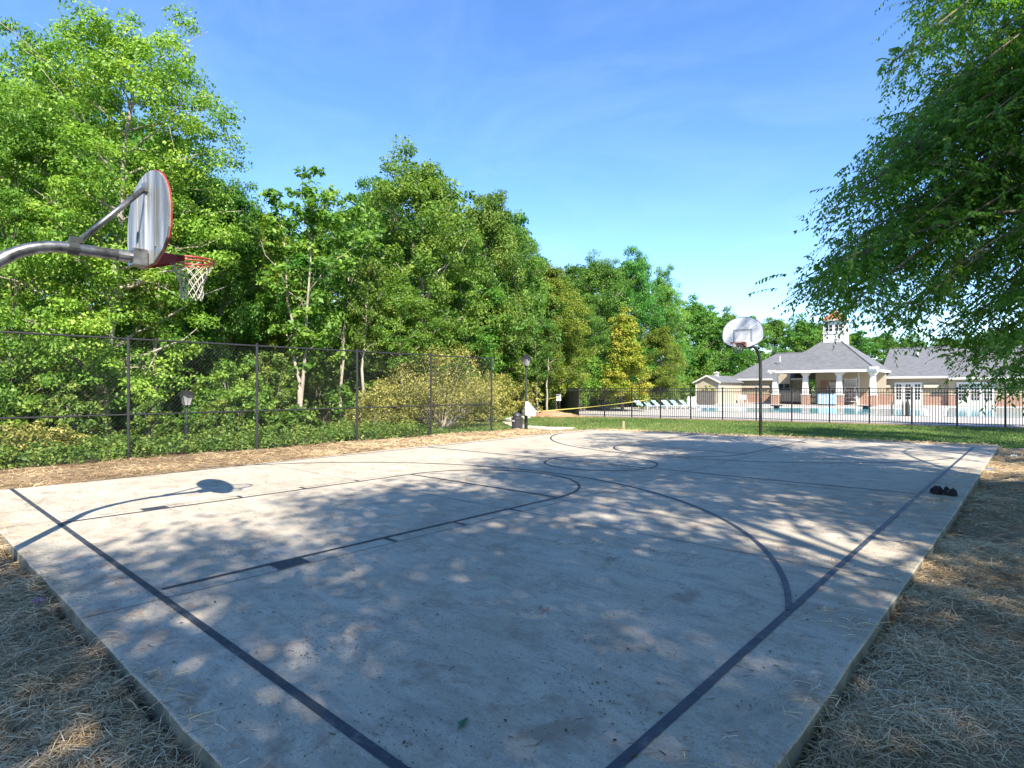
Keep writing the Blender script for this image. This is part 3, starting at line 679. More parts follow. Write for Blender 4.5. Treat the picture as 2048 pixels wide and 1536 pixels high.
# ------------------------------------------------------------------ chain-link fence
FX = -9.62
fposts = []
for px, yb_ in ((257,922),(514,903),(714,880),(862,870),(983,866)):
    q = atX(px, yb_, FX); fposts.append((q[1], q[2]))
sp0 = fposts[1][0]-fposts[0][0]
fposts = [(fposts[0][0]-sp0*2, GZ), (fposts[0][0]-sp0, GZ)] + fposts
ftop = lambda y: 2.92+0*y
t = thing('chain_link_fence', (FX, 8.0, GZ), 'tall black chain link fence standing between the court and the woods', 'fence')
def loc_(p): return (p[0]-FX, p[1]-8.0, p[2]-GZ)
for i,(py,pz) in enumerate(fposts):
    r_ = 0.042 if i == len(fposts)-1 else 0.036
    m = MB(); m.tube([loc_((FX,py,GZ-0.3)), loc_((FX,py,ftop(py)+0.02))], r_, 12); m.lathe([(r_+0.006,0),(r_+0.006,0.03),(r_*0.6,0.055),(0.004,0.062)], loc_((FX,py,ftop(py)+0.021)), 12)
    m.build('post', M['vinyl'], t, False)
y0f, y1f = fposts[0][0], fposts[-1][0]
MB().tube([loc_((FX,y0f,ftop(0))), loc_((FX,y1f,ftop(0)))], 0.024, 10).build('top_rail', M['vinyl'], t)
MB().tube([loc_((FX,y0f,1.02)), loc_((FX,y1f,1.02))], 0.022, 10).build('middle_rail', M['vinyl'], t)
for k in range(len(fposts)-1):
    a, b = fposts[k][0]+0.03, fposts[k+1][0]-0.03; zb = GZ+0.03; zt = ftop(0)-0.01; hh = zt-zb
    wm = MB(); pitch = 0.1
    for sg in (1,-1):
        c0 = a-hh if sg == 1 else a; c1 = b if sg == 1 else b+hh; cc = c0
        while cc < c1:
            s0, s1 = (max(a,cc), min(b,cc+hh)) if sg == 1 else (max(a,cc-hh), min(b,cc))
            if s1-s0 > 0.02:
                if sg == 1: p0, p1 = (FX-0.026,s0,zb+s0-cc),(FX-0.026,s1,zb+s1-cc)
                else: p0, p1 = (FX-0.030,s0,zb+cc-s0),(FX-0.030,s1,zb+cc-s1)
                wm.tube([loc_(p0),loc_(p1)], 0.00105, 3, cap=False)
            cc += pitch
    wm.build('wire_mesh', M['wire'], t)

# ------------------------------------------------------------------ ornamental pool fence
FH = 1.83
def fence_run(A, B, name, label, spacing=1.80, cloth=False, zb=GZ):
    A = np.array(A,float); B = np.array(B,float); d = B-A; L = np.linalg.norm(d); d = d/L; nr_ = np.array([-d[1],d[0]])
    t = thing(name, (A[0],A[1],zb), label, 'fence', 'black metal fences around the pool', math.atan2(d[1],d[0]))
    n = max(1,int(round(L/spacing))); s = L/n
    for i in range(n+1):
        m = MB(); x = i*s; m.box(x-0.038,-0.038,-0.3,x+0.038,0.038,FH+0.02); m.box(x-0.046,-0.046,FH+0.0205,x+0.046,0.046,FH+0.045); m.build('post', M['black_metal'], t)
    for i in range(n):
        m = MB(); x0 = i*s+0.0385; x1 = (i+1)*s-0.0385
        for z in (0.12, FH-0.22, FH-0.03): m.box(x0,-0.014,z-0.018,x1,0.014,z+0.018)
        k = int((x1-x0)/0.115)
        for j in range(1,k+1):
            x = x0+(x1-x0)*j/(k+1)
            m.box(x-0.0115,-0.0085,0.06,x+0.0115,0.0085,0.1015); m.box(x-0.0115,-0.0085,0.1385,x+0.0115,0.0085,FH-0.2385); m.box(x-0.0115,-0.0085,FH-0.2015,x+0.0115,0.0085,FH-0.0485)
        m.build('picket_panel', M['black_metal'], t)
    if cloth:
        m = MB(); m.box(0.05,0.02,0.14,L-0.05,0.028,FH-0.24); m.build('privacy_screen', M['shade_cloth'], t)
    return t
fence_run(FA, FA+fd*1.80*13, 'pool_fence', 'long black picket fence in front of the pool, behind the far hoop', 1.80)
GB = np.array([-20.5,35.3])
fence_run(FA+np.array([-0.07,0.07]), GB, 'pool_gate_fence', 'short black fence run with dark privacy screen at the left pool corner', 2.0, True)
fence_run(GB+np.array([-0.02,0.1]), (-24.2,63.5), 'side_pool_fence', 'black picket fence running back from the pool corner beside the lawn', 2.0)

# ------------------------------------------------------------------ lamp posts
def lamp_post(loc, h, label):
    t = thing('lamp_post', loc, label, 'lamp post', 'black lantern lamp posts')
    MB().lathe([(0.085,-0.1),(0.085,0.02),(0.075,0.06),(0.07,0.75),(0.06,0.80),(0.042,0.84)],n=14).build('base', M['black_metal'], t)
    MB().lathe([(0.042,0.835),(0.036,h-0.5),(0.05,h-0.48),(0.05,h-0.44)],n=12).build('pole', M['dark_pole'], t)
    g = MB(); a, b = 0.075, 0.15; z0, z1 = h-0.42, h-0.10
    vs = [(-a,-a,z0),(a,-a,z0),(a,a,z0),(-a,a,z0),(-b,-b,z1),(b,-b,z1),(b,b,z1),(-b,b,z1)]
    g.add(vs, [(3,2,1,0),(4,5,6,7),(0,1,5,4),(1,2,6,5),(2,3,7,6),(3,0,4,7)]); lan = g.build('lantern', M['lamp_glass'], t)
    f = MB()
    for sx,sy in ((-1,-1),(1,-1),(1,1),(-1,1)): f.tube([(sx*(a+.004),sy*(a+.004),z0),(sx*(b+.004),sy*(b+.004),z1)],0.009,4)
    for (sx,sy) in ((1,0),(-1,0),(0,1),(0,-1)): f.tube([(sx*(a+.004),sy*(a+.004),z0),(sx*(b+.004),sy*(b+.004),z1)],0.006,4)
    f.box(-a-0.012,-a-0.012,z0-0.02,a+0.012,a+0.012,z0-0.002); f.build('lantern_frame', M['black_metal'], lan)
    r = MB(); r.lathe([(0.235,z1+0.002),(0.235,z1+0.02),(0.14,z1+0.09),(0.05,z1+0.13),(0.02,z1+0.17),(0.004,z1+0.175)],n=16); r.build('lantern_roof', M['black_metal'], t, False)
    return t
q = atz(1052,861.5,GZ); LP = q
lamp_post((q[0],q[1],GZ), 3.2, 'black lantern lamp post beside the trash bin with a white sheet on it')
q2 = atd(1119,HY,42.0); lamp_post((q2[0],q2[1],GZ), 3.1, 'distant lamp post just left of the dark screened pool fence corner')
q3 = atd(373,HY,17.6); lamp_post((q3[0],q3[1],GZ-0.1), 1.83, 'lamp post among the bushes behind the chain link fence')

nb=MB(); p=atd(1117,795,41.9); nb.box(-0.17,-0.02,-0.24,0.17,0.02,0.24); nb.box(-0.15,-0.026,0.12,0.15,-0.0205,0.2)
no=nb.build('notice_board',M['paper']); no.location=p; no.rotation_euler=(0,0,YAW); tag(no,'small white notice box on the distant lamp post by the pool corner','notice')
# white sheet taped on the lamp post
sg = MB(); dep = 24.6; o_ = LP
def sp_(x,y,k=0.0): p = atd(x,y,24.55-k); return (p[0]-o_[0],p[1]-o_[1],p[2]-GZ)
A_ = sp_(1051,803); B_ = sp_(1057,803,0.05); C_ = sp_(1073,822,0.25); D_ = sp_(1064,829,0.02); E_ = sp_(1071,832,0.2); G_ = sp_(1050,830)
sg.add([A_,B_,C_,D_,E_,G_], [(0,1,3,5),(1,2,3),(3,2,4),(3,4,5)])
so = sg.build('paper_sheet', M['paper']); so.location = (o_[0],o_[1],GZ)
sm = so.modifiers.new('thick','SOLIDIFY'); sm.thickness = 0.006
tag(so, 'torn white sheet flapping on the lamp post beside the trash bin', 'paper sign')

# ------------------------------------------------------------------ trash bin
q = atz(1034.5,861.5,GZ)
t = thing('trash_bin', (q[0],q[1],GZ), 'black domed trash bin standing by the lamp post', 'trash bin')
b = MB(); b.lathe([(0.20,0.0),(0.235,0.5),(0.235,0.52)],n=24)
for k in range(24):
    a = 2*math.pi*k/24; b.tube([(0.207*math.cos(a),0.207*math.sin(a),0.02),(0.240*math.cos(a),0.240*math.sin(a),0.5)],0.011,4)
b.build('body', M['bin'], t); MB().lathe([(0.262,0.522),(0.268,0.545),(0.262,0.57),(0.20,0.58)],n=28).build('collar', M['bin'], t)
MB().lathe([(0.185,0.581),(0.178,0.65),(0.15,0.72),(0.10,0.77),(0.03,0.792)],n=24).build('dome_lid', M['bin'], t, True)
MB().box(-0.06,-0.262,0.40,0.06,-0.243,0.47).build('label_plate', M['grey_siding'], t)

# posts, stake, tape
def post(px, y0, y1, w, mat, name, label, cat, dep=None):
    p = atz(px,y1,GZ) if dep is None else np.array([*atd(px,HY,dep)[:2],GZ])
    dd = np.dot(p-C, FW); h = C[2]+(HY-y0)/F*dd-GZ
    m = MB(); m.box(-w/2,-w/2,-0.2,w/2,w/2,h-w*0.35); m.add([(-w/2,-w/2,h-w*0.35),(w/2,-w/2,h-w*0.35),(w/2,w/2,h-w*0.35),(-w/2,w/2,h-w*0.35),(0,0,h)],[(0,1,4),(1,2,4),(2,3,4),(3,0,4)])
    o = m.build(name, M[mat]); o.location = (p[0],p[1],GZ); return tag(o,label,cat), p, h
o, PP, ph = post(1004.5,770,838,0.09,'black_metal','fence_post','lone black post left of the lamp post, holding yellow tape','post')
post(937,803,838,0.12,'wood','wooden_post','short pale wooden post on the grass behind the chain link fence','post')
post(1247,842,857.5,0.07,'wood','wooden_stake','short pale wooden stake in the lawn past the far slab corner','stake')
def tape(a, b, sag, label, w=0.025):
    a = np.array(a); b = np.array(b); n = 14; mb = MB(); L=[];R_=[]
    for i in range(n+1):
        q = i/n; p = a*(1-q)+b*q-np.array([0,0,sag*4*q*(1-q)]); tw = 0.5+0.5*math.sin(q*9)
        up = np.array([0.2*(1-tw)*RT[0],0.2*(1-tw)*RT[1],0.5+0.5*tw])*w/2; L.append(p+up); R_.append(p-up)
    mb.add(L+R_, [(i,i+1,n+2+i,n+1+i) for i in range(n)])
    o = mb.build('caution_tape', M['tape']); sm = o.modifiers.new('thick','SOLIDIFY'); sm.thickness = 0.004
    return tag(o,label,'tape','yellow caution tapes')
lp = np.array([LP[0],LP[1],0.0])
pk = np.array([PP[0],PP[1],0.0])
tape(pk+[0,0,GZ+0.95], atd(1119,794,41.5), 0.05, 'thin yellow tape running from the lone black post to the far lamp post')
tape(pk+[0.03,0,GZ+0.93], lp+[-0.08,0,GZ+0.62], 0.06, 'yellow tape drooping from the lone black post to the near lamp post')
j = FA+fd*1.80*2.6+fn*0.06
tape(np.array(atd(1072,823,24.4)), (j[0],j[1],GZ+1.12), 0.06, 'yellow tape stretched from the lamp post sheet to the pool fence', 0.04)

# ------------------------------------------------------------------ small things on the ground
def blob(seed, sx, sy, sz, n=5):
    rr = np.random.default_rng(seed); mb = MB()
    for k in range(n):
        c = (rr.normal()*sx*0.45, rr.normal()*sy*0.35, 0); r = 0.5+0.5*rr.random(); m=9; prof=[]
        vs=[];fs=[]
        for i in range(5):
            ph=i/4*math.pi/2
            for j in range(m):
                a=2*math.pi*j/m; w=1+0.25*rr.normal()*0.6
                vs.append((c[0]+sx*0.5*r*math.cos(ph)*math.cos(a)*w, c[1]+sy*0.5*r*math.cos(ph)*math.sin(a)*w, sz*r*math.sin(ph)*(1+0.15*rr.normal())))
        fs=[(i*m+j,i*m+(j+1)%m,(i+1)*m+(j+1)%m,(i+1)*m+j) for i in range(4) for j in range(m)]+[tuple(range(m-1,-1,-1))]
        mb.add(vs,fs)
    return mb
q = atz(1884,989)
o = blob(4,0.15,0.12,0.12,7).build('cloth_bundle', M['cloth'], None, True); o.location=(q[0],q[1],0.004)
tag(o,'crumpled black cloth bundle with white specks on the right sideline','cloth bundle')
def crumple(seed,s,mat,loc,label,cat,name):
    rr=np.random.default_rng(seed); mb=MB(); n=6; vs=[]
    for j in range(n+1):
        for i in range(n+1): vs.append(((i/n-.5)*s+rr.normal()*s*0.06,(j/n-.5)*s*0.7+rr.normal()*s*0.06,abs(rr.normal())*s*0.22))
    mb.add(vs,[(j*(n+1)+i,j*(n+1)+i+1,(j+1)*(n+1)+i+1,(j+1)*(n+1)+i) for j in range(n) for i in range(n)])
    o=mb.build(name,M[mat]); o.location=loc; o.rotation_euler=(0,0,seed); sm=o.modifiers.new('thick','SOLIDIFY'); sm.thickness=0.003
    return tag(o,label,cat)
q=atz(77,1203,-0.07); crumple(2,0.075,'pink',(q[0],q[1],-0.075),'crumpled bright pink wrapper lying on the straw left of the slab','wrapper','plastic_wrapper')
q=atz(2028,914,-0.08); crumple(3,0.13,'paper',(q[0],q[1],-0.075),'small white paper scrap on the straw at the right','paper scrap','paper_scrap')
q=atz(1980,940,-0.08); crumple(5,0.14,'blue_plastic',(q[0],q[1],-0.085),'small blue plastic scrap beside the right slab edge','plastic scrap','plastic_scrap')
# red mulch mound by the pool corner
rg=np.random.default_rng(12); q=atz(1100,834,GZ); mm=MB(); nn=18; vs=[]
for i in range(8):
    for k in range(nn):
        a=2*math.pi*k/nn; r=i/7; w=1+0.12*rg.normal()
        vs.append((3.2*r*w*math.cos(a),1.6*r*w*math.sin(a),0.34*(1-r)**1.2*(1+0.15*rg.normal())-0.02*r))
mm.add(vs,[(i*nn+k,i*nn+(k+1)%nn,(i+1)*nn+(k+1)%nn,(i+1)*nn+k) for i in range(7) for k in range(nn)])
o=mm.build('mulch_mound',M['mulch'],None,True); o.location=(q[0]-0.6,q[1]+1.0,GZ-0.01); o['kind']='structure'

# ------------------------------------------------------------------ clubhouse
YF=66.5; YW=74.0
eL=atY(1553,743.2,YF); eR=atY(1752,737,YF); ez=(eL[2]+eR[2])/2
xL,xR=eL[0]-0.35,eR[0]
xm=(xL+xR)/2; hw=(xR-xL)/2; ym=YF+hw; apz=7.65
cb_=np.array([xm,YF,GZ])
t=thing('clubhouse',cb_,'long clubhouse with grey hip roof, white columns and brick base beyond the pool','building')
def B(mb,name,mat,parent=t,smooth=False): return mb.build(name,M[mat],parent,smooth,origin=cb_)
def slab_roof(polys, th): # extrude each roof plane upward by thickness
    mb=MB()
    for p in polys: mb.extr(p,(0,0,th))
    return mb
pyr=[(xL,YF,ez),(xR,YF,ez),(xR,YF+2*hw,ez),(xL,YF+2*hw,ez),(xm,ym,apz)]
mb=MB(); mb.add(pyr,[(0,1,4),(1,2,4),(2,3,4),(3,0,4)]); rf=B(mb,'portico_roof','shingle')
mb=MB(); fh=0.24
mb.box(xL,YF-0.06,ez-fh,xR+0.06,YF-0.003,ez+0.03); mb.box(xR+0.003,YF-0.002,ez-fh,xR+0.06,YF+2*hw,ez+0.03); mb.box(xL-0.06,YF-0.06,ez-fh,xL-0.003,YF+2*hw,ez+0.03); B(mb,'fascia','white',rf)
mb=MB(); mb.box(xL+0.01,YF+0.01,ez-0.16,xR-0.01,YW+1.2,ez-0.12); B(mb,'soffit','siding_pale')
# ridge lines hips caps
hp=MB()
for (a,bp) in ((pyr[0],pyr[4]),(pyr[1],pyr[4])): hp.tube([np.array(a)+[0,0,0.02],np.array(bp)+[0,0,0.02]],0.07,6)
B(hp,'hip_cap','shingle',rf)
# cupola
cw=1.06; cyf=ym-cw; xk=xm; xm=xm+0.25
czt=9.25
cu=MB(); cu.box(xm-cw,ym-cw,6.6,xm+cw,ym+cw,czt); cup=B(cu,'cupola','white')
mb=MB(); mb.box(xm-cw-0.06,ym-cw-0.06,7.72,xm+cw+0.06,ym+cw+0.06,7.86); B(mb,'cupola_ledge','white',cup)
mb=MB(); ov=0.27; mb.add([(xm-cw-ov,ym-cw-ov,czt+0.005),(xm+cw+ov,ym-cw-ov,czt+0.005),(xm+cw+ov,ym+cw+ov,czt+0.005),(xm-cw-ov,ym+cw+ov,czt+0.005),(xm,ym,czt+1.15)],[(0,1,4),(1,2,4),(2,3,4),(3,0,4),(3,2,1,0)])
for k in range(-6,7):
    x=xm+k*0.2; q=1-abs(k)/6.6
    mb.tube([(x,ym-cw-ov,czt+0.02),(x,ym-(cw+ov)*(1-q),czt+0.02+1.14*q)],0.015,4)
B(mb,'cupola_roof','copper',cup)
mb=MB(); mb.box(xm-cw-ov,ym-cw-ov-0.03,czt-0.09,xm+cw+ov,ym-cw-ov-0.003,czt+0.03); mb.box(xm+cw+ov+0.003,ym-cw-ov,czt-0.09,xm+cw+ov+0.03,ym+cw+ov,czt+0.03); B(mb,'cupola_fascia','white',cup)
for s in (-0.5,0.5):
    x0=xm+s*cw*0.92-0.36; x1=x0+0.72; z0,z1=8.02,8.72; y=ym-cw
    w=MB(); w.box(x0,y-0.02,z0,x1,y-0.004,z1); wo=B(w,'cupola_window','glass',cup)
    f=MB()
    f.box(x0-0.07,y-0.05,z0-0.07,x0,y-0.003,z1+0.07);f.box(x1,y-0.05,z0-0.07,x1+0.07,y-0.003,z1+0.07);f.box(x0,y-0.05,z1,x1,y-0.003,z1+0.07);f.box(x0,y-0.05,z0-0.07,x1,y-0.003,z0)
    f.box((x0+x1)/2-0.025,y-0.045,z0,(x0+x1)/2+0.025,y-0.0215,z1); f.box(x0,y-0.04,(z0+z1)/2-0.025,x1,y-0.022,(z0+z1)/2+0.025); B(f,'window_frame','white',cup)
xm=xk
# columns
for px in (1551,1611.3,1678.7,1746):
    p=atY(px,HY,YF+0.75); x=p[0]; y=YF+0.75; zt=ez-0.17
    m=MB(); m.box(x-0.36,y-0.36,GZ-0.2,x+0.36,y+0.36,0.92); co=B(m,'column_base','brick')
    m=MB(); m.box(x-0.40,y-0.40,0.921,x+0.40,y+0.40,1.0)
    vs=[(x-0.29,y-0.29,1.001),(x+0.29,y-0.29,1.001),(x+0.29,y+0.29,1.001),(x-0.29,y+0.29,1.001),(x-0.22,y-0.22,zt-0.4),(x+0.22,y-0.22,zt-0.4),(x+0.22,y+0.22,zt-0.4),(x-0.22,y+0.22,zt-0.4)]
    m.add(vs,[(3,2,1,0),(4,5,6,7),(0,1,5,4),(1,2,6,5),(2,3,7,6),(3,0,4,7)]); m.box(x-0.29,y-0.29,zt-0.4,x+0.29,y+0.29,zt-0.001)
    for s in (-1,1): m.extr([(x+s*0.292,y-0.10,zt-0.35),(x+s*0.29,y-0.10,zt-0.005),(x+s*0.62,y-0.10,zt-0.005)],(0,0.2,0))
    B(m,'column','white')
# right wing
def wing(x0,x1,ywall,eavz,ridz,label_,hipL=0.0):
    ye=ywall-0.6; yr=ywall+6.2
    m=MB(); m.box(x0,ywall,1.05,x1,ywall+0.2,eavz+0.1); B(m,'wall','siding')
    m=MB(); m.box(x0,ywall-0.05,GZ-0.2,x1,ywall+0.2,0.98); B(m,'brick_base','brick')
    m=MB(); m.box(x0,ywall-0.1,0.981,x1,ywall+0.2,1.049); B(m,'wall_cap','cream')
    m=MB()
    xl=x0-(0.6 if hipL else 0)
    m.add([(xl,ye,eavz),(x1,ye,eavz),(x1,yr,ridz),(x0+hipL,yr,ridz),(xl,2*yr-ye,eavz),(x1,2*yr-ye,eavz)],[(0,1,2,3),(3,2,5,4),(0,3,4)])
    r=B(m,'wing_roof','shingle')
    m=MB(); m.box(xl,ye-0.05,eavz-0.2,x1,ye-0.003,eavz+0.02)
    if hipL: m.box(xl-0.05,ye-0.05,eavz-0.2,xl-0.003,2*yr-ye,eavz+0.02)
    B(m,'gutter','white',r)
    m=MB(); m.box(xl+0.01,ye+0.01,eavz-0.12,x1-0.01,ywall-0.002,eavz-0.09); B(m,'eave_soffit','siding_pale',r)
    m=MB(); m.tube([(x0+hipL,yr,ridz+0.02),(x1,yr,ridz+0.02)],0.09,6); B(m,'ridge_cap','shingle',r)
xj=atY(1897,HY,73.5)[0]
wing(xR-0.9,xj,YW,2.92,6.35,'right')
wing(xj+0.003,22.0,YW-0.4,2.76,6.2,'far right')
wing(-21.6,xL+1.2,YW,2.85,6.3,'left',hipL=3.4)
# portico back wall with openings
def wallpx(px0,px1,z0,z1,Y,mat,name,th=0.15):
    a=atY(px0,HY,Y)[0]; b=atY(px1,HY,Y)[0]; m=MB(); m.box(a,Y,z0,b,Y+th,z1); return B(m,name,mat)
YB=75.2; zc=ez-0.17
wallpx(1556,1580,1.05,zc,YB-2.0,'siding_pale','portico_wall')
wallpx(1580.2,1617,GZ,zc,YB,'siding','portico_wall')
wallpx(1631,1640,GZ,zc,YB-3.0,'siding_pale','portico_wall')
wallpx(1640.2,1716,2.6,zc,YB-3.0,'siding_pale','portico_wall')
wallpx(1640.2,1716,GZ,2.597,YB-2.97,'brick','brick_panel')
wallpx(1716.2,1719,GZ,zc,YB-3.0,'white','door_trim')
wallpx(1719.2,1772,1.05,zc,YB-2.8,'siding_pale','portico_wall')
wallpx(1719.2,1772,GZ,1.047,YB-2.85,'brick','brick_panel')
wallpx(1556,1580,GZ,1.047,YB-2.05,'brick','brick_panel')
for (a,b,z0,z1) in ((1557.5,1567,1.2,2.2),(1569,1579,1.2,2.2)):
    xa=atY(a,HY,YB-2.0)[0]; xb=atY(b,HY,YB-2.0)[0]; m=MB(); m.box(xa,YB-2.03,z0,xb,YB-2.004,z1); B(m,'portico_window','glass')
for (a,b,z0,z1) in ((1586,1590,1.0,2.3),(1590.5,1596,GZ,2.3)):
    xa=atY(a,HY,YB)[0]; xb=atY(b,HY,YB)[0]; m=MB(); m.box(xa,YB-0.03,z0,xb,YB-0.004,z1); B(m,'portico_window','glass')
# french doors
def french(px0,px1,n,Y):
    a=atY(px0,HY,Y)[0]; b=atY(px1,HY,Y)[0]; zt=2.30; w=(b-a)/n
    for i in range(n):
        x0=a+i*w; x1=x0+w; m=MB(); m.box(x0+0.005,Y-0.12,GZ,x1-0.005,Y-0.055,zt); d=B(m,'french_door','white')
        g0,g1=x0+0.2,x1-0.2; z0,z1=0.45,2.08
        m=MB(); m.box(g0,Y-0.135,z0,g1,Y-0.123,z1); go=B(m,'door_glass','glass',d)
        m=MB(); nc=3 if w>0.95 else 2
        for k in range(1,nc): x=g0+(g1-g0)*k/nc; m.box(x-0.022,Y-0.15,z0,x+0.022,Y-0.1365,z1)
        for k in range(1,5): z=z0+(z1-z0)*k/5; m.box(g0,Y-0.152,z-0.02,g1,Y-0.137,z+0.02)
        B(m,'glazing_bars','white',d)
french(1789,1845,3,YW); french(1913,1990,3,YW-0.4)
# eave floodlights, vents, awning cases
for px,y in ((1543,742.5),(1748,735.5)):
    p=atY(px,y,YF-0.2); m=MB(); m.box(p[0]-0.42,YF-0.22,p[2]-0.15,p[0]+0.42,YF-0.064,p[2]+0.15); B(m,'flood_light','grey_siding')
for (a,b,Y_) in ((1752,1781,YW),(1848,1880,YW),(1432,1452,YW),(1480,1540,YW)):
    xa=atY(a,HY,Y_)[0]; xb=atY(b,HY,Y_)[0]; m=MB(); m.box(xa,Y_-0.25,1.72,xb,Y_-0.055,2.05); B(m,'awning_case','cream')
for px,y,Y_ in ((1560,716,77),(1835,704,78)):
    p=atY(px,y,Y_); m=MB(); m.tube([(p[0],p[1],p[2]-0.5),(p[0],p[1],p[2]+0.25)],0.09,8); B(m,'roof_vent','white')
xa=atY(1457,HY,YW-0.2)[0]; xb=atY(1478,HY,YW-0.2)[0]; m=MB(); m.box(xa,YW-0.14,GZ,xb,YW-0.055,2.0); B(m,'side_door','white')

# shed left of the clubhouse
g0=atY(1392,HY,64.2)[0]; g1=atY(1438,HY,64.2)[0]; y0,y1=64.2,71.2; em=2.45; ap=3.12; xc_=(g0+g1)/2
so_=np.array([xc_,y0,GZ]); t2=thing('pool_shed',so_,'small pale gabled shed left of the clubhouse','shed')
m=MB(); m.extr([(g0,y0,GZ-0.2),(g1,y0,GZ-0.2),(g1,y0,em),(xc_,y0,ap-0.08),(g0,y0,em)],(0,y1-y0,0)); m.build('wall',M['siding_pale'],t2,origin=so_)
m=MB(); e_=0.3
for s,g in ((-1,g0),(1,g1)):
    dx=(g+s*e_)-xc_; dz=(em-ap)*abs(dx)/abs(g-xc_)
    m.extr([(xc_,y0-0.25,ap),(xc_+dx,y0-0.25,ap+dz),(xc_+dx,y1,ap+dz),(xc_,y1,ap)],(0,0,0.07))
m.build('roof',M['shingle'],t2,origin=so_)
m=MB()
for s,g in ((-1,g0),(1,g1)):
    dx=(g+s*e_)-xc_; dz=(em-ap)*abs(dx)/abs(g-xc_)
    m.extr([(xc_,y0-0.30,ap+0.075),(xc_+dx,y0-0.30,ap+dz+0.075),(xc_+dx,y0-0.30,ap+dz-0.1),(xc_,y0-0.30,ap-0.1)],(0,0.045,0))
    m.box(g-0.06,y0-0.03,GZ,g+0.06,y0-0.002,em-0.05)
m.build('trim',M['white'],t2,origin=so_)
m=MB(); m.box(xc_-0.2,y0+2.5,ap-0.05,xc_+0.2,y0+2.9,ap+0.35); m.add([(xc_-0.3,y0+2.4,ap+0.352),(xc_+0.3,y0+2.4,ap+0.352),(xc_+0.3,y0+3.0,ap+0.352),(xc_-0.3,y0+3.0,ap+0.352),(xc_,y0+2.7,ap+0.55)],[(0,1,4),(1,2,4),(2,3,4),(3,0,4),(3,2,1,0)]); m.build('roof_vent',M['white'],t2,origin=so_)

# ------------------------------------------------------------------ poolside things
def board_fence(px0,px1,dep,h,mat,name,label,cat,gap=0.0,bw=0.16):
    a=atd(px0,HY,dep); b=atd(px1,HY,dep); d=b-a; L=np.linalg.norm(d); t=thing(name,(a[0],a[1],GZ),label,cat,None,math.atan2(d[1],d[0]))
    m=MB(); n=int(L/bw)
    for i in range(n): m.box(i*bw+gap/2+0.002,-0.012,0.06,(i+1)*bw-gap/2-0.002,0.012,h-0.02*(i%2))
    m.build('boards',M[mat],t); m=MB(); m.box(0,0.013,0.3,L,0.06,0.38); m.box(0,0.013,h-0.35,L,0.06,h-0.27); m.build('rail',M[mat],t); return t
board_fence(1393,1432,61,1.55,'dark_wood','board_fence','dark grey board fence in front of the pale shed','fence')
board_fence(1374,1392,60,0.95,'plastic_white','white_screen','low white slatted screen left of the dark board fence','screen',0.12,0.3)
def lounger(loc,rz,label,group,first=[None]):
    if first[0] is None:
        t=thing('pool_lounger',loc,label,'lounger',group,rz)
        m=MB(); m.box(-0.3,-0.9,0.26,0.3,0.35,0.30); m.build('seat',M['blue_sling'],t)
        m=MB(); m.extr([(-0.3,0.351,0.27),(-0.3,0.85,0.72),(-0.3,0.83,0.75),(-0.3,0.351,0.31)],(0.6,0,0)); m.build('backrest',M['blue_sling'],t)
        for s in (-1,1):
            m=MB(); m.tube([(s*0.32,-0.95,0.28),(s*0.32,0.36,0.28),(s*0.32,0.88,0.74)],0.025,6); m.build('frame',M['plastic_white'],t)
            for y in (-0.7,0.3): m=MB(); m.tube([(s*0.32,y,0.27),(s*0.34,y,0.0)],0.022,6); m.build('leg',M['plastic_white'],t)
        first[0]=t; return t
    t=copy_tree(first[0]); t.location=loc; t.rotation_euler=(0,0,rz); t['label']=label; return t
for i,px in enumerate((1288,1306,1324,1343,1361,1380,1398)):
    p=atd(px,HY,50+0.35*i); lounger((p[0],p[1],GZ),1.35+0.12*(i%3),'blue and white pool lounger in the row behind the pool fence','blue loungers on the pool deck')
def plastic_chair(loc,rz,label):
    t=thing('plastic_chair',loc,label,'chair','white plastic chairs by the clubhouse',rz)
    m=MB(); m.box(-0.25,-0.25,0.42,0.25,0.25,0.46); m.build('seat',M['plastic_white'],t)
    m=MB()
    for k in range(5): m.box(-0.25+k*0.105,0.24,0.461,-0.18+k*0.105,0.27,0.95)
    m.box(-0.26,0.239,0.951,0.25,0.271,1.0); m.build('backrest',M['plastic_white'],t)
    for sx in (-1,1):
        for sy in (-1,1): m=MB(); m.tube([(sx*0.22,sy*0.22,0.42),(sx*0.27,sy*0.27,0)],0.025,6); m.build('leg',M['plastic_white'],t)
    return t
pc=None
for px in (1472,1482,1490):
    p=atY(px,HY,69.5)
    if pc is None: pc=plastic_chair((p[0],p[1],GZ),2.6,'white plastic chair by the left clubhouse wall')
    else:
        c_=copy_tree(pc); c_.location=(p[0],p[1],GZ); c_.rotation_euler=(0,0,3.4)
# beige covered tables (upturned) under the portico
bc=None
for k,px in enumerate((1566,1574,1582,1590,1598)):
    p=atY(px,HY,69.5); m=MB(); m.lathe([(0.46,0.28),(0.47,0.9),(0.44,1.45),(0.30,1.55),(0.05,1.58)],n=10)
    if bc is None:
        bc=thing('wrapped_umbrella',(p[0],p[1],GZ),'beige covered furniture bundle standing in the row under the portico','covered furniture','beige covered bundles under the portico')
        m.build('cover',M['beige_cover'],bc); m2=MB(); m2.lathe([(0.34,0.0),(0.34,0.1),(0.10,0.14),(0.06,0.279)],n=12); m2.build('base',M['black_metal'],bc)
    else: c_=copy_tree(bc); c_.location=(p[0],p[1],GZ); c_.rotation_euler=(0,0,k*1.1)
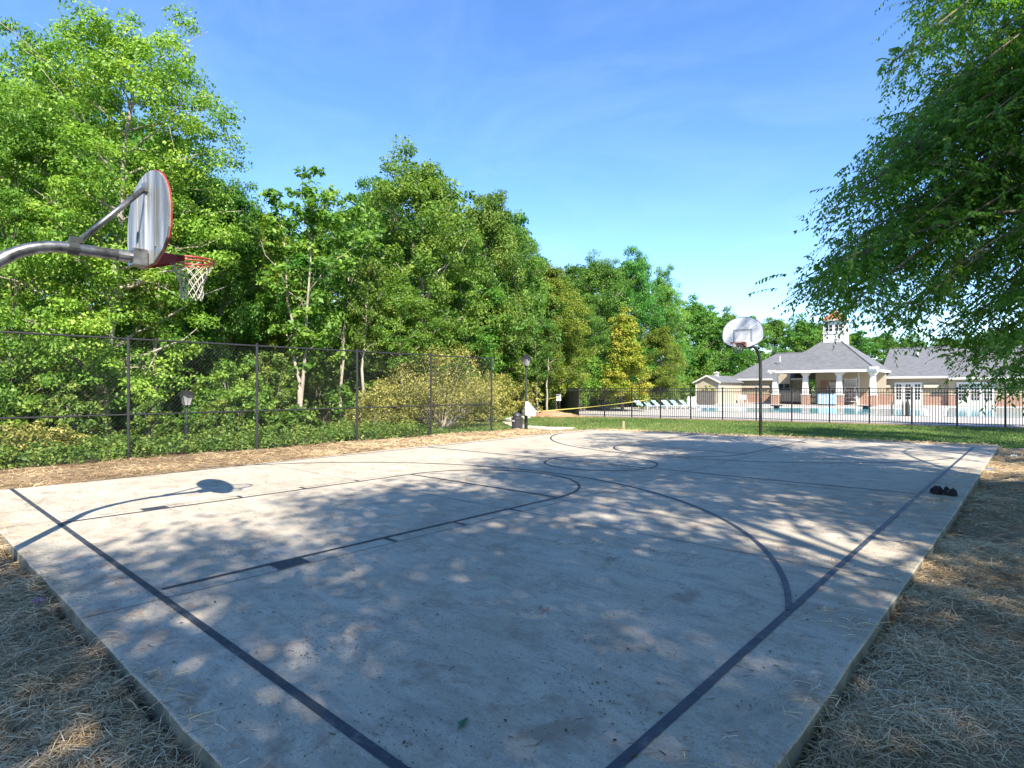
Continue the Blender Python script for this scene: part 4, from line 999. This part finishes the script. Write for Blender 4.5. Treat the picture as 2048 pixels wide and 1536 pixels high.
# blue bin
p=atY(1654,HY,66.0); t=thing('towel_cart',(p[0],p[1],GZ),'blue and white striped cart between the brick column bases','cart')
m=MB()
for k in range(9): m.box(-0.78+k*0.175,-0.42,0.14,-0.612+k*0.175,0.42,1.25)
m.build('body',M['blue_sling'],t); m=MB()
for k in range(4): m.box(-0.60+k*0.35,-0.432,0.15,-0.50+k*0.35,-0.4205,1.22)
m.build('stripe',M['plastic_white'],t); m=MB(); m.box(-0.85,-0.48,1.251,0.8,0.48,1.32); m.build('lid',M['dark_pole'],t)
for sx in (-1,1):
    for sy in (-1,1): m=MB(); m.tube([(sx*0.62,sy*0.3-0.03,0.07),(sx*0.62,sy*0.3+0.03,0.07)],0.07,12); m.build('wheel',M['black_metal'],t)
# lifeguard chairs
def guard_chair(loc,rz,label):
    t=thing('lifeguard_chair',loc,label,'lifeguard chair','white lifeguard chairs under the portico',rz)
    for sx in (-1,1):
        for sy in (-1,1): m=MB(); m.tube([(sx*0.75,sy*0.6,0),(sx*0.45,sy*0.4,1.9)],0.055,4); m.build('leg',M['white'],t)
    m=MB(); m.box(-0.75,-0.55,1.9,0.75,0.55,1.98); m.build('seat',M['white'],t)
    m=MB()
    for k in range(4): m.box(-0.55,0.5,2.1+k*0.2,0.55,0.54,2.24+k*0.2)
    m.box(-0.6,0.541,1.981,-0.5,0.58,2.95); m.box(0.5,0.541,1.981,0.6,0.58,2.95); m.build('backrest',M['white'],t)
    for s in (-1,1): m=MB(); m.box(s*0.66-0.05,-0.5,2.25,s*0.66+0.05,0.5,2.31); m.tube([(s*0.66,-0.45,1.98),(s*0.66,-0.45,2.25)],0.035,4); m.build('armrest',M['white'],t)
    m=MB()
    for k in range(4): z=0.35+k*0.4; w=0.72-0.16*z/1.0*0.9; m.box(-w,-0.62+0.1*z-0.03,z,w,-0.62+0.1*z+0.03,z+0.07)
    m.build('ladder',M['white'],t)
    for s in (-1,1): m=MB(); m.tube([(-s*0.66,0.52,0.35),(s*0.5,0.45,1.7)],0.03,4); m.build('cross_brace',M['white'],t)
    return t
p=atY(1700,HY,69.8); gc=guard_chair((p[0],p[1],GZ),0.1,'white wooden lifeguard chair to the right of the middle columns')
p=atY(1668,HY,70.6); c_=copy_tree(gc); c_.location=(p[0],p[1],GZ); c_.scale=(0.9,0.9,0.86); c_['label']='shorter white lifeguard chair half hidden behind the middle column'
# handrails and a dark shower post on the near pool edge
def handrail(px,y,label):
    q=atz(px,y,GZ); t=thing('pool_handrail',(q[0],q[1],GZ),label,'handrail','pool handrails')
    for s in (-0.3,0.3):
        m=MB(); m.tube([(s,0,-0.1),(s,0,0.75)]+[(s,0.25-0.25*math.cos(a),0.75+0.18*math.sin(a)) for a in np.linspace(0.3,math.pi,8)]+[(s,0.55,-0.1)],0.025,8); m.build('rail',M['galv'],t)
    return t
handrail(1793,832,'steel pool handrail at the near pool edge, left of the dark post')
q=atz(1815,832,GZ); t=thing('pool_post',(q[0],q[1],GZ),'dark covered post standing at the near pool edge','post')
MB().lathe([(0.10,0),(0.14,0.3),(0.13,0.75),(0.06,1.0),(0.04,1.1)],n=12).build('cover',M['dark_pole'],t); MB().lathe([(0.2,0.0),(0.2,0.03),(0.12,0.05)],n=14).build('base',M['black_metal'],t)
for px,y in ((1553,817),(1731,818)):
    q=atz(px,y,GZ); t=thing('pool_ladder_step',(q[0],q[1],GZ),'dark starting block at the far pool edge, %s'%('left one by the brick column' if px<1600 else 'right one near the portico end'),'starting block')
    m=MB(); m.box(-0.45,-0.3,0.22,0.45,0.3,0.3); m.build('platform',M['black_metal'],t); m=MB(); m.box(-0.2,-0.15,0.0,0.2,0.15,0.219); m.build('pedestal',M['black_metal'],t)

# ------------------------------------------------------------------ house behind the left trees
hA=atd(300,HY,44); t=thing('grey_house',(hA[0],hA[1],GZ),'pale grey house glimpsed through the trees behind the chain link fence','house',None,YAW+0.1)
m=MB(); m.box(-9,0,-0.2,9,8,5.2); m.build('wall',M['grey_siding'],t)
m=MB(); m.add([(-9.5,-0.5,5.2),(9.5,-0.5,5.2),(9.5,8.5,5.2),(-9.5,8.5,5.2),(-6,4,8.0),(6,4,8.0)],[(0,1,5,4),(1,2,5),(2,3,4,5),(3,0,4)]); m.build('roof',M['shingle'],t)
m=MB(); m.box(-8.0,-0.06,0,-5.0,-0.003,3.0); m.build('brick_panel',M['brick'],t)
for x in (-3.5,0.5,4.5):
    m=MB(); m.box(x,-0.04,2.0,x+1.1,-0.003,3.6); w=m.build('window',M['glass'],t)
    m=MB(); m.box(x-0.1,-0.06,1.88,x+1.2,-0.003,1.999); m.box(x-0.1,-0.06,3.601,x+1.2,-0.003,3.72); m.box(x-0.1,-0.06,1.999,x-0.001,-0.003,3.601); m.box(x+1.101,-0.06,1.999,x+1.2,-0.003,3.601); m.build('window_frame',M['white'],w)

# ------------------------------------------------------------------ woods
FT_ = 'front row of trees at the wood edge'
treepx('big',203,19.5,38,455,0.3,'tallest bright green tree at the left, rising high above the near hoop',FT_)
treepx('maple',20,17.5,210,330,1.0,'leafy bright green tree at the far left edge with low layered boughs',FT_)
treepx('maple',70,25,85,300,2.2,'tall tree behind the left edge, its crown left of the tallest tree',FT_)
treepx('deep',345,24,300,260,0.5,'dark green tree just behind the near backboard',FT_)
treepx('oval',440,25,345,230,2.0,'green tree right of the near hoop net, lower than the tallest tree',FT_)
treepx('sparse',600,25,378,270,0.4,'thin sparse tree with bare pale forked stems and an open top',FT_)
treepx('sparse',680,26.5,400,190,2.4,'slender pale stemmed tree right of the sparse open topped one',FT_)
treepx('willowy',520,29,420,210,1.6,'yellowish tree filling the gap left of the sparse pale stemmed tree',FT_)
treepx('deep',745,35,372,220,0.9,'dark rounded tree left of the tall pointed tree in the middle',FT_)
treepx('oval',848,31,314,300,2.9,'tall pointed tree at the middle of the wood, highest of the centre',FT_)
treepx('oval',800,27.5,560,210,4.0,'lower leafy tree with a pale trunk in front of the tall pointed tree',FT_,'leaf_bright')
treepx('willowy',965,37,385,210,0.2,'feathery topped green tree right of the tall pointed tree',FT_,'leaf_mid')
treepx('willowy',1030,39,420,170,3.3,'feathery drooping tree ending the high part of the wood on its right',FT_,'leaf_deep')
treepx('willowy',1110,43,535,180,4.4,'light yellow green tree above the lantern lamp post',FT_)
treepx('oval',1195,54,514,150,1.2,'upright tree with two small tops between lamp post and far hoop',FT_,'leaf_deep')
treepx('deep',1275,56,510,120,2.5,'tall narrow dark tree rising above the pool fence',FT_)
treepx('maple',1335,58,545,110,3.5,'tree with a spreading right bough, last of the tall ones before the sky gap',FT_,'leaf_mid')
treepx('young',1245,46,620,130,0.0,'small pyramid shaped tree with golden tinted young leaves behind the pool fence',FT_)
treepx('deep',1160,50,600,130,5.1,'mid height green tree left of the golden tinted small tree',FT_)
treepx('far',1380,84,607,130,0.7,'tree with pale new leaves left of the far backboard',FT_)
treepx('fardeep',1440,86,640,130,1.9,'dark round tree behind the small pale shed',FT_)
treepx('willowy',1318,55,655,110,5.5,'bushy pale green tree low behind the pool fence, right of the golden one',FT_)
treepx('young',1400,82,700,90,2.0,'low light green tree beside the pale shed',FT_,'leaf_bright')
for px,dep,yt,w,a,lb in ((722,25.5,505,100,0.5,'slim pale trunk leaning right of the forked stems, small crown'),(802,26,560,90,2.0,'slim pale trunk left of the thick pale one in the middle of the wood'),(936,33,520,110,3.1,'slim pale trunk behind the right end of the chain link fence'),(1076,38,640,70,4.0,'slender bare stem left of the pool corner'),(1094,39,650,60,5.2,'slender bare stem nearest the dark screened pool corner'),(305,20.5,430,120,1.1,'dark slim trunk right of the leaning pale trunk behind the fence')):
    treepx('pole',px,dep,yt,w,a,lb,'slim trunks at the wood edge')
BK='trees deeper in the wood'
bl='leafy green tree deeper in the wood behind the front row'
rb_=random.Random(4)
for px,dep,yt,w in ((-90,24,150,300),(-30,32,160,300),(150,33,190,300),(270,34,250,300),(390,35,380,280),(480,36,470,260),(560,38,480,240),(640,42,470,240),(700,40,430,240),(900,44,400,260),(1010,50,450,220),(780,48,440,260),(1080,56,535,200),(1150,64,540,180),(1240,70,540,160),(1310,74,580,150),(1200,60,600,160),(930,36,520,220),(1060,42,560,170)):
    treepx(rb_.choice(['far','fardeep']),px,dep,yt,w,rb_.random()*6.28,bl,BK)
FB_='trees beyond the clubhouse'
for px,dep,yt,w in ((1400,95,618,130),(1450,100,628,120),(1500,96,640,110),(1550,104,642,110),(1600,98,640,110),(1650,110,655,110),(1710,112,668,120),(1770,115,672,120),(1830,112,676,120),(1890,118,680,120),(1960,116,675,130),(2040,112,670,140),(2130,110,660,150),(1620,118,650,130)):
    treepx(rb_.choice(['far','fardeep','far']),px,dep,yt,w,rb_.random()*6.28,'rounded green tree in the line beyond the clubhouse roof',FB_)
# trees outside the frame that shade the court
SH='trees beside the court that shade it'
for x,y,H,R,a in ((14.6,-0.6,16.5,5.6,0.3),(14.0,-4.8,14.5,4.5,1.7),(13.6,-9.0,14.2,4.6,4.0),(12.5,-14.0,15,4.5,5.0),(16.5,15.5,18,5.2,0.9),(16.0,27,13,5.0,2.2),(21,1,19,5,3.3),(18.5,-6.2,15.5,4.4,1.1),(14.4,5.4,10.5,4.2,2.7)):
    tree('shade',(x,y,GZ),H,R,a,'broad leafy shade tree standing beside the court, outside the view',SH)

# ------------------------------------------------------------------ bushes and undergrowth
def bush(px,dep,ytop,halfw,label,mat,seed,leaf=0.12,ncl=60,lpc=70,name='bush',cat='bush',group='bushes along the wood edge',arch=0.0,zb=GZ):
    rr=np.random.default_rng(seed); b=atd(px,HY,dep); H=C[2]+(HY-ytop)/F*dep-zb; R=halfw*dep/F
    t=thing(name,(b[0],b[1],zb),label,cat,group); st=MB(); cs=[]; rs=[]
    for k in range(ncl):
        a=rr.random()*6.283; q=math.sqrt(rr.random()); hmax=H*(1-0.55*q**2.2)
        h=hmax*(0.12+0.88*rr.random()**0.7); c=np.array([R*q*math.cos(a)*(0.8+0.3*h/H),R*q*math.sin(a)*(0.8+0.3*h/H),h])
        cs.append(c); rs.append(min(R,H)*0.2*(0.7+0.6*rr.random()))
        if k%2==0: st.tube([(c[0]*0.15,c[1]*0.15,0),(c[0]*0.55,c[1]*0.55,h*0.6),tuple(c)],[0.018,0.012,0.004],4,cap=False)
    V,T=leaves(cs,rs,lpc,leaf,rr,flat=0.85,upb=0.5)
    V[:,:,2]=np.maximum(V[:,:,2],0.0)
    st.build('stem',M['bark_pale'],t); np_quads('foliage',V,T,M[mat],t); return t
bush(880,26.5,690,125,'large olive yellow arching shrub behind the right end of the chain link fence','leaf_olive',1,0.09,170,110)
bush(765,24.8,775,72,'lower olive shrub left of the large olive yellow one','leaf_olive',2,0.09,90,95)
bush(985,31,735,58,'olive shrub just right of the chain link fence end post','leaf_olive',3,0.10,90,80)
bush(590,23,815,62,'dark broad leaved weed clump at the fence foot, middle panel','leaf_deep',4,0.2,50,45)
bush(465,21.5,705,75,'tall green shrub behind the second fence panel','leaf_mid',5,0.13,110,80)
bush(545,25,690,62,'yellow green shrub left of the pale forked stems','leaf_weed',6,0.13,100,75)
bush(645,28,680,70,'vine tangled shrub at the foot of the pale stems','leaf_weed',7,0.13,110,75)
bush(705,27,745,48,'light green shrub left of the large olive shrub, behind the fence','leaf_bright',8,0.12,80,70)
bush(25,17.2,735,90,'bright bush at the far left behind the fence','leaf_bright',9,0.12,110,80)
bush(110,18,700,70,'leafy bush left of the leaning pale trunk','leaf_bright',10,0.12,90,80)
bush(60,15.6,845,95,'low olive weeds at the left end of the fence foot','leaf_olive',11,0.09,70,70)
bush(405,20.5,790,50,'green bush right of the lamp post in the wood','leaf_mid',12,0.12,70,70)
bush(1050,38,715,38,'tall thin leaved shrub right of the lantern lamp post','leaf_olive',13,0.13,80,60)
bush(1083,47,720,36,'yellow green vine covered shrub left of the pool corner','leaf_weed',14,0.15,100,60)
bush(1165,47,700,60,'light green vine covered shrub behind the screened fence','leaf_bright',15,0.17,100,60)
bush(1210,50,735,50,'leafy bush under the golden tinted tree','leaf_mid',16,0.18,80,55)
bush(1300,58,735,55,'wide bush right of the golden tinted tree behind the pool fence','leaf_mid',17,0.2,90,55)
bush(1350,62,745,32,'pale bush left of the shed','leaf_weed',18,0.2,80,50)
bush(1416,62.5,764,13,'round clipped yellow green shrub in front of the shed','leaf_yellow',19,0.12,60,50)
bush(930,33,745,50,'mid green bush behind the large olive shrub','leaf_mid',20,0.14,80,60)
bush(830,33,690,70,'deep green thicket behind the pale trunk','leaf_deep',21,0.16,90,60)
bush(150,17.2,765,55,'loose light green brush left of the first tall fence post in view','leaf_weed',31,0.11,75,60)
bush(308,18.2,792,42,'loose light green brush just right of the first tall fence post in view','leaf_weed',32,0.11,60,55)
bush(438,19.5,800,45,'light yellow green brush left of the second fence post in view','leaf_weed',33,0.11,65,60)
# ground cover
rr=np.random.default_rng(77); cs=[];rs=[]
for k in range(900):
    y=-1+17.5*rr.random(); x=-9.75-5.0*rr.random()**1.2
    if y>11.5 and rr.random()<(y-11.5)/3: continue
    cs.append((x,y,GZ+0.08+0.35*rr.random()**2)); rs.append(0.16+0.22*rr.random())
V,T=leaves(cs,rs,48,0.095,rr,flat=0.8,upb=0.8); V[:,:,2]=np.maximum(V[:,:,2],GZ)
tag(np_quads('ground_cover',V,T,M['leaf_weed']),'low weeds and ground cover growing along the foot of the fence','ground cover',kind='stuff')
cs=[];rs=[]
for k in range(1500):
    px=-150+1600*rr.random(); base=np.interp(px,[-150,200,500,800,1000,1150,1300,1450],[21,23,28,33,40,50,63,80]); dep=base+2+9*rr.random()
    b=atd(px,HY,dep); h=4.6*rr.random()**1.1*(dep/30)**0.5; cs.append((b[0],b[1],GZ+h)); rs.append((0.55+0.5*rr.random())*(dep/30)**0.5)
V,T=leaves(cs,rs,46,0.26,rr,flat=0.8,upb=0.5); T=np.clip(T-0.1,0,1)
tag(np_quads('undergrowth',V,T,M['leaf_mid']),'dense green undergrowth filling the wood between the trunks','undergrowth',kind='stuff')

# ------------------------------------------------------------------ overhanging elm-like tree on the right
def elm():
    rr=np.random.default_rng(90); base=np.array([10.6,10.4,GZ])
    t=thing('overhanging_tree',base,'large dark green tree overhanging from the right with drooping leafy sprays','tree')
    wood=MB(); tr=[np.array([0,0,-0.1]),np.array([0.05,0.0,1.5]),np.array([-0.1,-0.05,3.2]),np.array([-0.2,-0.1,5.5]),np.array([-0.1,0,8.0]),np.array([0,0,10.5])]
    wood.tube(tr,[0.34,0.26,0.23,0.18,0.1,0.03],10)
    # outline of the visible crown in picture coordinates -> left limit for each height
    ys=[-400,-100,0,60,110,164,200,255,300,340,375,450,520,560,624,655,680,705,745,775]
    xs=[1700,1790,1815,1830,1812,1772,1815,1815,1770,1720,1700,1645,1650,1610,1562,1650,1740,1840,1900,1985]
    def inside(p):
        d=p-C; z=d@FW
        if z<3: return False
        px=CX+F*(d@RT)/z-52; py=HY-F*d[2]/z+62*8/z
        if py>806: return False
        wig=18*math.sin(py*0.09)+12*math.sin(py*0.041+1)
        lim=np.interp(py,ys,xs)+wig
        if px>2048 and py>690: return py<760
        return px>lim
    leafV=[]; leafT=[]; limbs=[]
    tips=[]
    boughs=[]
    for (px,py) in ((1815,-60),(1800,40),(1785,120),(1772,168),(1822,235),(1800,275),(1762,315),(1712,372),(1690,395),(1648,452),(1655,505),(1612,552),(1566,608),(1598,600),(1650,606),(1705,612),(1745,655),(1795,650),(1838,690),(1884,702),(1925,722),(1960,690),(1992,765),(2040,745)):
        for r_ in range(2): boughs.append((px+14*rr.normal(),py+8*rr.normal(),7.2+2.6*rr.random()))
    n0=len(boughs)
    while len(boughs)<n0+105:
        px=1600+640*rr.random(); py=-420+1180*rr.random(); dep=6.6+5.6*rr.random(); p=atd(px,py,dep)
        if inside(p-np.array([0,0,0.1])) and p[2]<12 and np.linalg.norm(p[:2]-base[:2])<6.9: boughs.append((px,py,dep))
    blines=[]
    for (px,py,dep) in boughs:
        tip=atd(px,py,dep); ax_=np.array([base[0]-0.1,base[1],0]); dxy=(ax_-tip)*np.array([1,1,0]); dl=np.linalg.norm(dxy)
        s0=tip+dxy*0.85+np.array([0,0,min(0.42*dl,2.2)])
        side=unit(np.array([-dxy[1],dxy[0],0])); bl=[]
        for k in range(9):
            q=k/8; bl.append(tip*(1-q)+s0*q+np.array([0,0,0.10*dl*math.sin(math.pi*q)])+side*0.06*dl*math.sin(2.5*q+px)*q)
        blines.append(np.array(bl))
        m_=max(5,int(dl*3.3))
        for k in range(m_):
            q=(k+rr.random())/m_*0.72; x=q*8; i=min(int(x),7); c=bl[i]*(1-(x-i))+bl[i+1]*(x-i)
            w_=0.10+0.55*q
            c=c+side*rr.normal()*w_+np.array([0,0,rr.normal()*0.11-0.05])
            d_=c-C; z_=d_@FW
            if z_<3.5 or CX+F*(d_@RT)/z_<np.interp(HY-F*d_[2]/z_+45,ys,xs)+4: continue
            tips.append(c)
    # extra sprays off frame for the rest of the crown
    for k in range(260):
        a=rr.random()*6.283; r=5.5*math.sqrt(rr.random()); p=base+np.array([r*math.cos(a),r*math.sin(a),3.5+7.5*rr.random()])
        if p[0]<8.1 or np.linalg.norm(p-C)<4.5: continue
        tips.append(p)
    tips=np.array(tips)
    # limbs: pick spread-out targets
    tg=[tips[-1]]
    while len(tg)<10:
        d=np.min([np.linalg.norm(tips-q,axis=1) for q in tg],axis=0); tg.append(tips[d.argmax()])
    lp_=[]
    for q in tg:
        loc=q-base; hz=max(1.8,min(9.0,loc[2]*0.75+0.4)); st=np.array([np.interp(hz,[-0.1,1.5,3.2,5.5,8,10.5],[a[i] for a in tr]) for i in range(3)])
        pts=[]
        for k in range(8):
            s=k/7; pts.append(st*(1-s)+loc*s+np.array([0,0,0.55*math.sin(math.pi*s)*np.linalg.norm(loc[:2])*0.25])+rr.normal(size=3)*0.05*(0<k<7))
        wood.tube(pts,[0.06*(1-0.88*k/7) for k in range(8)],5); lp_+= [(x+base) for x in pts[2:]]
    for bl in blines:
        wood.tube([x-base for x in bl[::-1]],[0.045*(1-0.9*k/8) for k in range(9)],5); lp_+= [x for x in bl]
    axis=base+np.array([-0.1,0,5.0])
    tips=tips[np.argsort(np.linalg.norm((tips-axis)*np.array([1,1,0.6]),axis=1))]
    for p in tips:
        nodes=np.array(lp_); d=np.linalg.norm(nodes-p,axis=1)+np.maximum(0,nodes[:,2]-p[2])*0.0; j=d.argmin(); q=nodes[j]; dist=d[j]
        mid=(p+q)/2+np.array([0,0,0.06*dist])
        wood.tube([q-base,mid-base,p-base],[0.007+0.004*dist,0.006,0.004],3,cap=False); lp_.append(p)
        out=unit((p-q)*np.array([1,1,0.3])+rr.normal(size=3)*0.25)
        out=unit(out+unit((p-base)*np.array([1,1,0]))*0.5)
        st=0.5+0.5*rr.normal()*0.4
        for k in range(8):
            dv=unit(out*np.array([1,1,0.6])+rr.normal(size=3)*np.array([0.6,0.6,0.22])+np.array([0,0,-0.22])); s0=p-out*0.3*rr.random()+rr.normal(size=3)*np.array([0.12,0.12,0.05])
            L=0.26+0.34*rr.random(); nl=int(L/0.028); pos=[]
            ss=np.linspace(0.08,1,nl)[:,None]
            curve=s0+dv*L*ss+np.array([0,0,-1])*L*0.30*ss**2
            tan=unit(dv*L+np.array([0,0,-1])*L*0.60*ss)
            side=unit(np.cross(tan,np.array([0,0,1.0])+rr.normal(size=3)*0.2)); alt=np.where(np.arange(nl)%2==0,1.0,-1.0)[:,None]
            ld=unit(tan*0.65+side*alt*0.75+np.array([0,0,-0.55])+rr.normal(size=(nl,3))*0.2)
            nn=unit(np.cross(ld,side*alt+rr.normal(size=(nl,3))*0.35)); wv=np.cross(nn,ld)
            ll=(0.072*(0.6+0.65*rr.random(nl)))[:,None]; ww=ll*0.23
            leafV.append(np.stack([curve,curve+ld*ll*0.45+wv*ww,curve+ld*ll,curve+ld*ll*0.45-wv*ww],1)-base)
            leafT.append(np.clip(0.45+st*0.12-0.06+rr.normal(size=nl)*0.2,0,1))
            if k<3: wood.tube([curve[0]-base,curve[nl//2]-base,curve[-1]-base],[0.0035,0.0025,0.0012],3,cap=False)
    wood.build('trunk',M['bark'],t,True)
    np_quads('crown',np.concatenate(leafV),np.concatenate(leafT),M['leaf_elm'],t)
elm()

# ------------------------------------------------------------------ light, sky, camera
EL=RAD(42.5); sx,sy=0.857,-0.515; ln_=math.hypot(sx,sy); S=Vector((sx/ln_*math.cos(EL),sy/ln_*math.cos(EL),math.sin(EL)))
sl=bpy.data.lights.new('sun','SUN'); sl.energy=5.0; sl.angle=RAD(0.53); sl.color=(1.0,0.91,0.78)
so=bpy.data.objects.new('sun',sl); COL.objects.link(so); so.rotation_euler=S.to_track_quat('Z','Y').to_euler(); so.location=(20,-12,25)
w=bpy.data.worlds.new('World'); SC.world=w; w.use_nodes=True; nt=w.node_tree
sk=nt.nodes.new('ShaderNodeTexSky'); sk.sky_type='NISHITA'; sk.sun_disc=False; sk.sun_elevation=EL; sk.sun_rotation=math.atan2(S.x,S.y)
sk.altitude=0; sk.air_density=0.85; sk.dust_density=0.0; sk.ozone_density=3.2
bg=nt.nodes['Background']; hs=nt.nodes.new('ShaderNodeHueSaturation'); hs.inputs['Saturation'].default_value=1.16; hs.inputs['Hue'].default_value=0.505; nt.links.new(sk.outputs[0],hs.inputs['Color']); tcw=nt.nodes.new('ShaderNodeTexCoord'); mpw=nt.nodes.new('ShaderNodeMapping'); mpw.inputs['Scale'].default_value=(1.2,2.6,5.0); nt.links.new(tcw.outputs['Generated'],mpw.inputs[0])
nw=nt.nodes.new('ShaderNodeTexNoise'); nw.inputs['Scale'].default_value=2.2; nw.inputs['Detail'].default_value=7; nw.inputs['Roughness'].default_value=0.62; nw.inputs['Distortion'].default_value=0.6; nt.links.new(mpw.outputs[0],nw.inputs['Vector'])
wf=ramp(nt,nw.outputs['Fac'],[(0.42,(0,0,0)),(0.75,(0.055,0.055,0.055))])
wm=mixc(nt,wf,hs.outputs[0],(4.6,5.4,6.6)); nt.links.new(wm,bg.inputs[0]); bg.inputs[1].default_value=0.135
cam=bpy.data.cameras.new('camera'); co=bpy.data.objects.new('camera',cam); COL.objects.link(co); co.location=C
co.rotation_euler=(RAD(90),0,YAW); cam.sensor_fit='HORIZONTAL'; cam.sensor_width=36.0; cam.lens=F/2048*36; cam.shift_y=(HY-768)/2048.0
cam.clip_end=1500; cam.clip_start=0.05; SC.camera=co
SC.view_settings.view_transform='Standard'; SC.view_settings.look='None'; SC.view_settings.exposure=1.4; SC.view_settings.gamma=1.0
SC.render.engine='CYCLES'; SC.cycles.use_denoising=True; SC.cycles.max_bounces=6; SC.cycles.diffuse_bounces=3; SC.cycles.transmission_bounces=3; SC.cycles.glossy_bounces=2
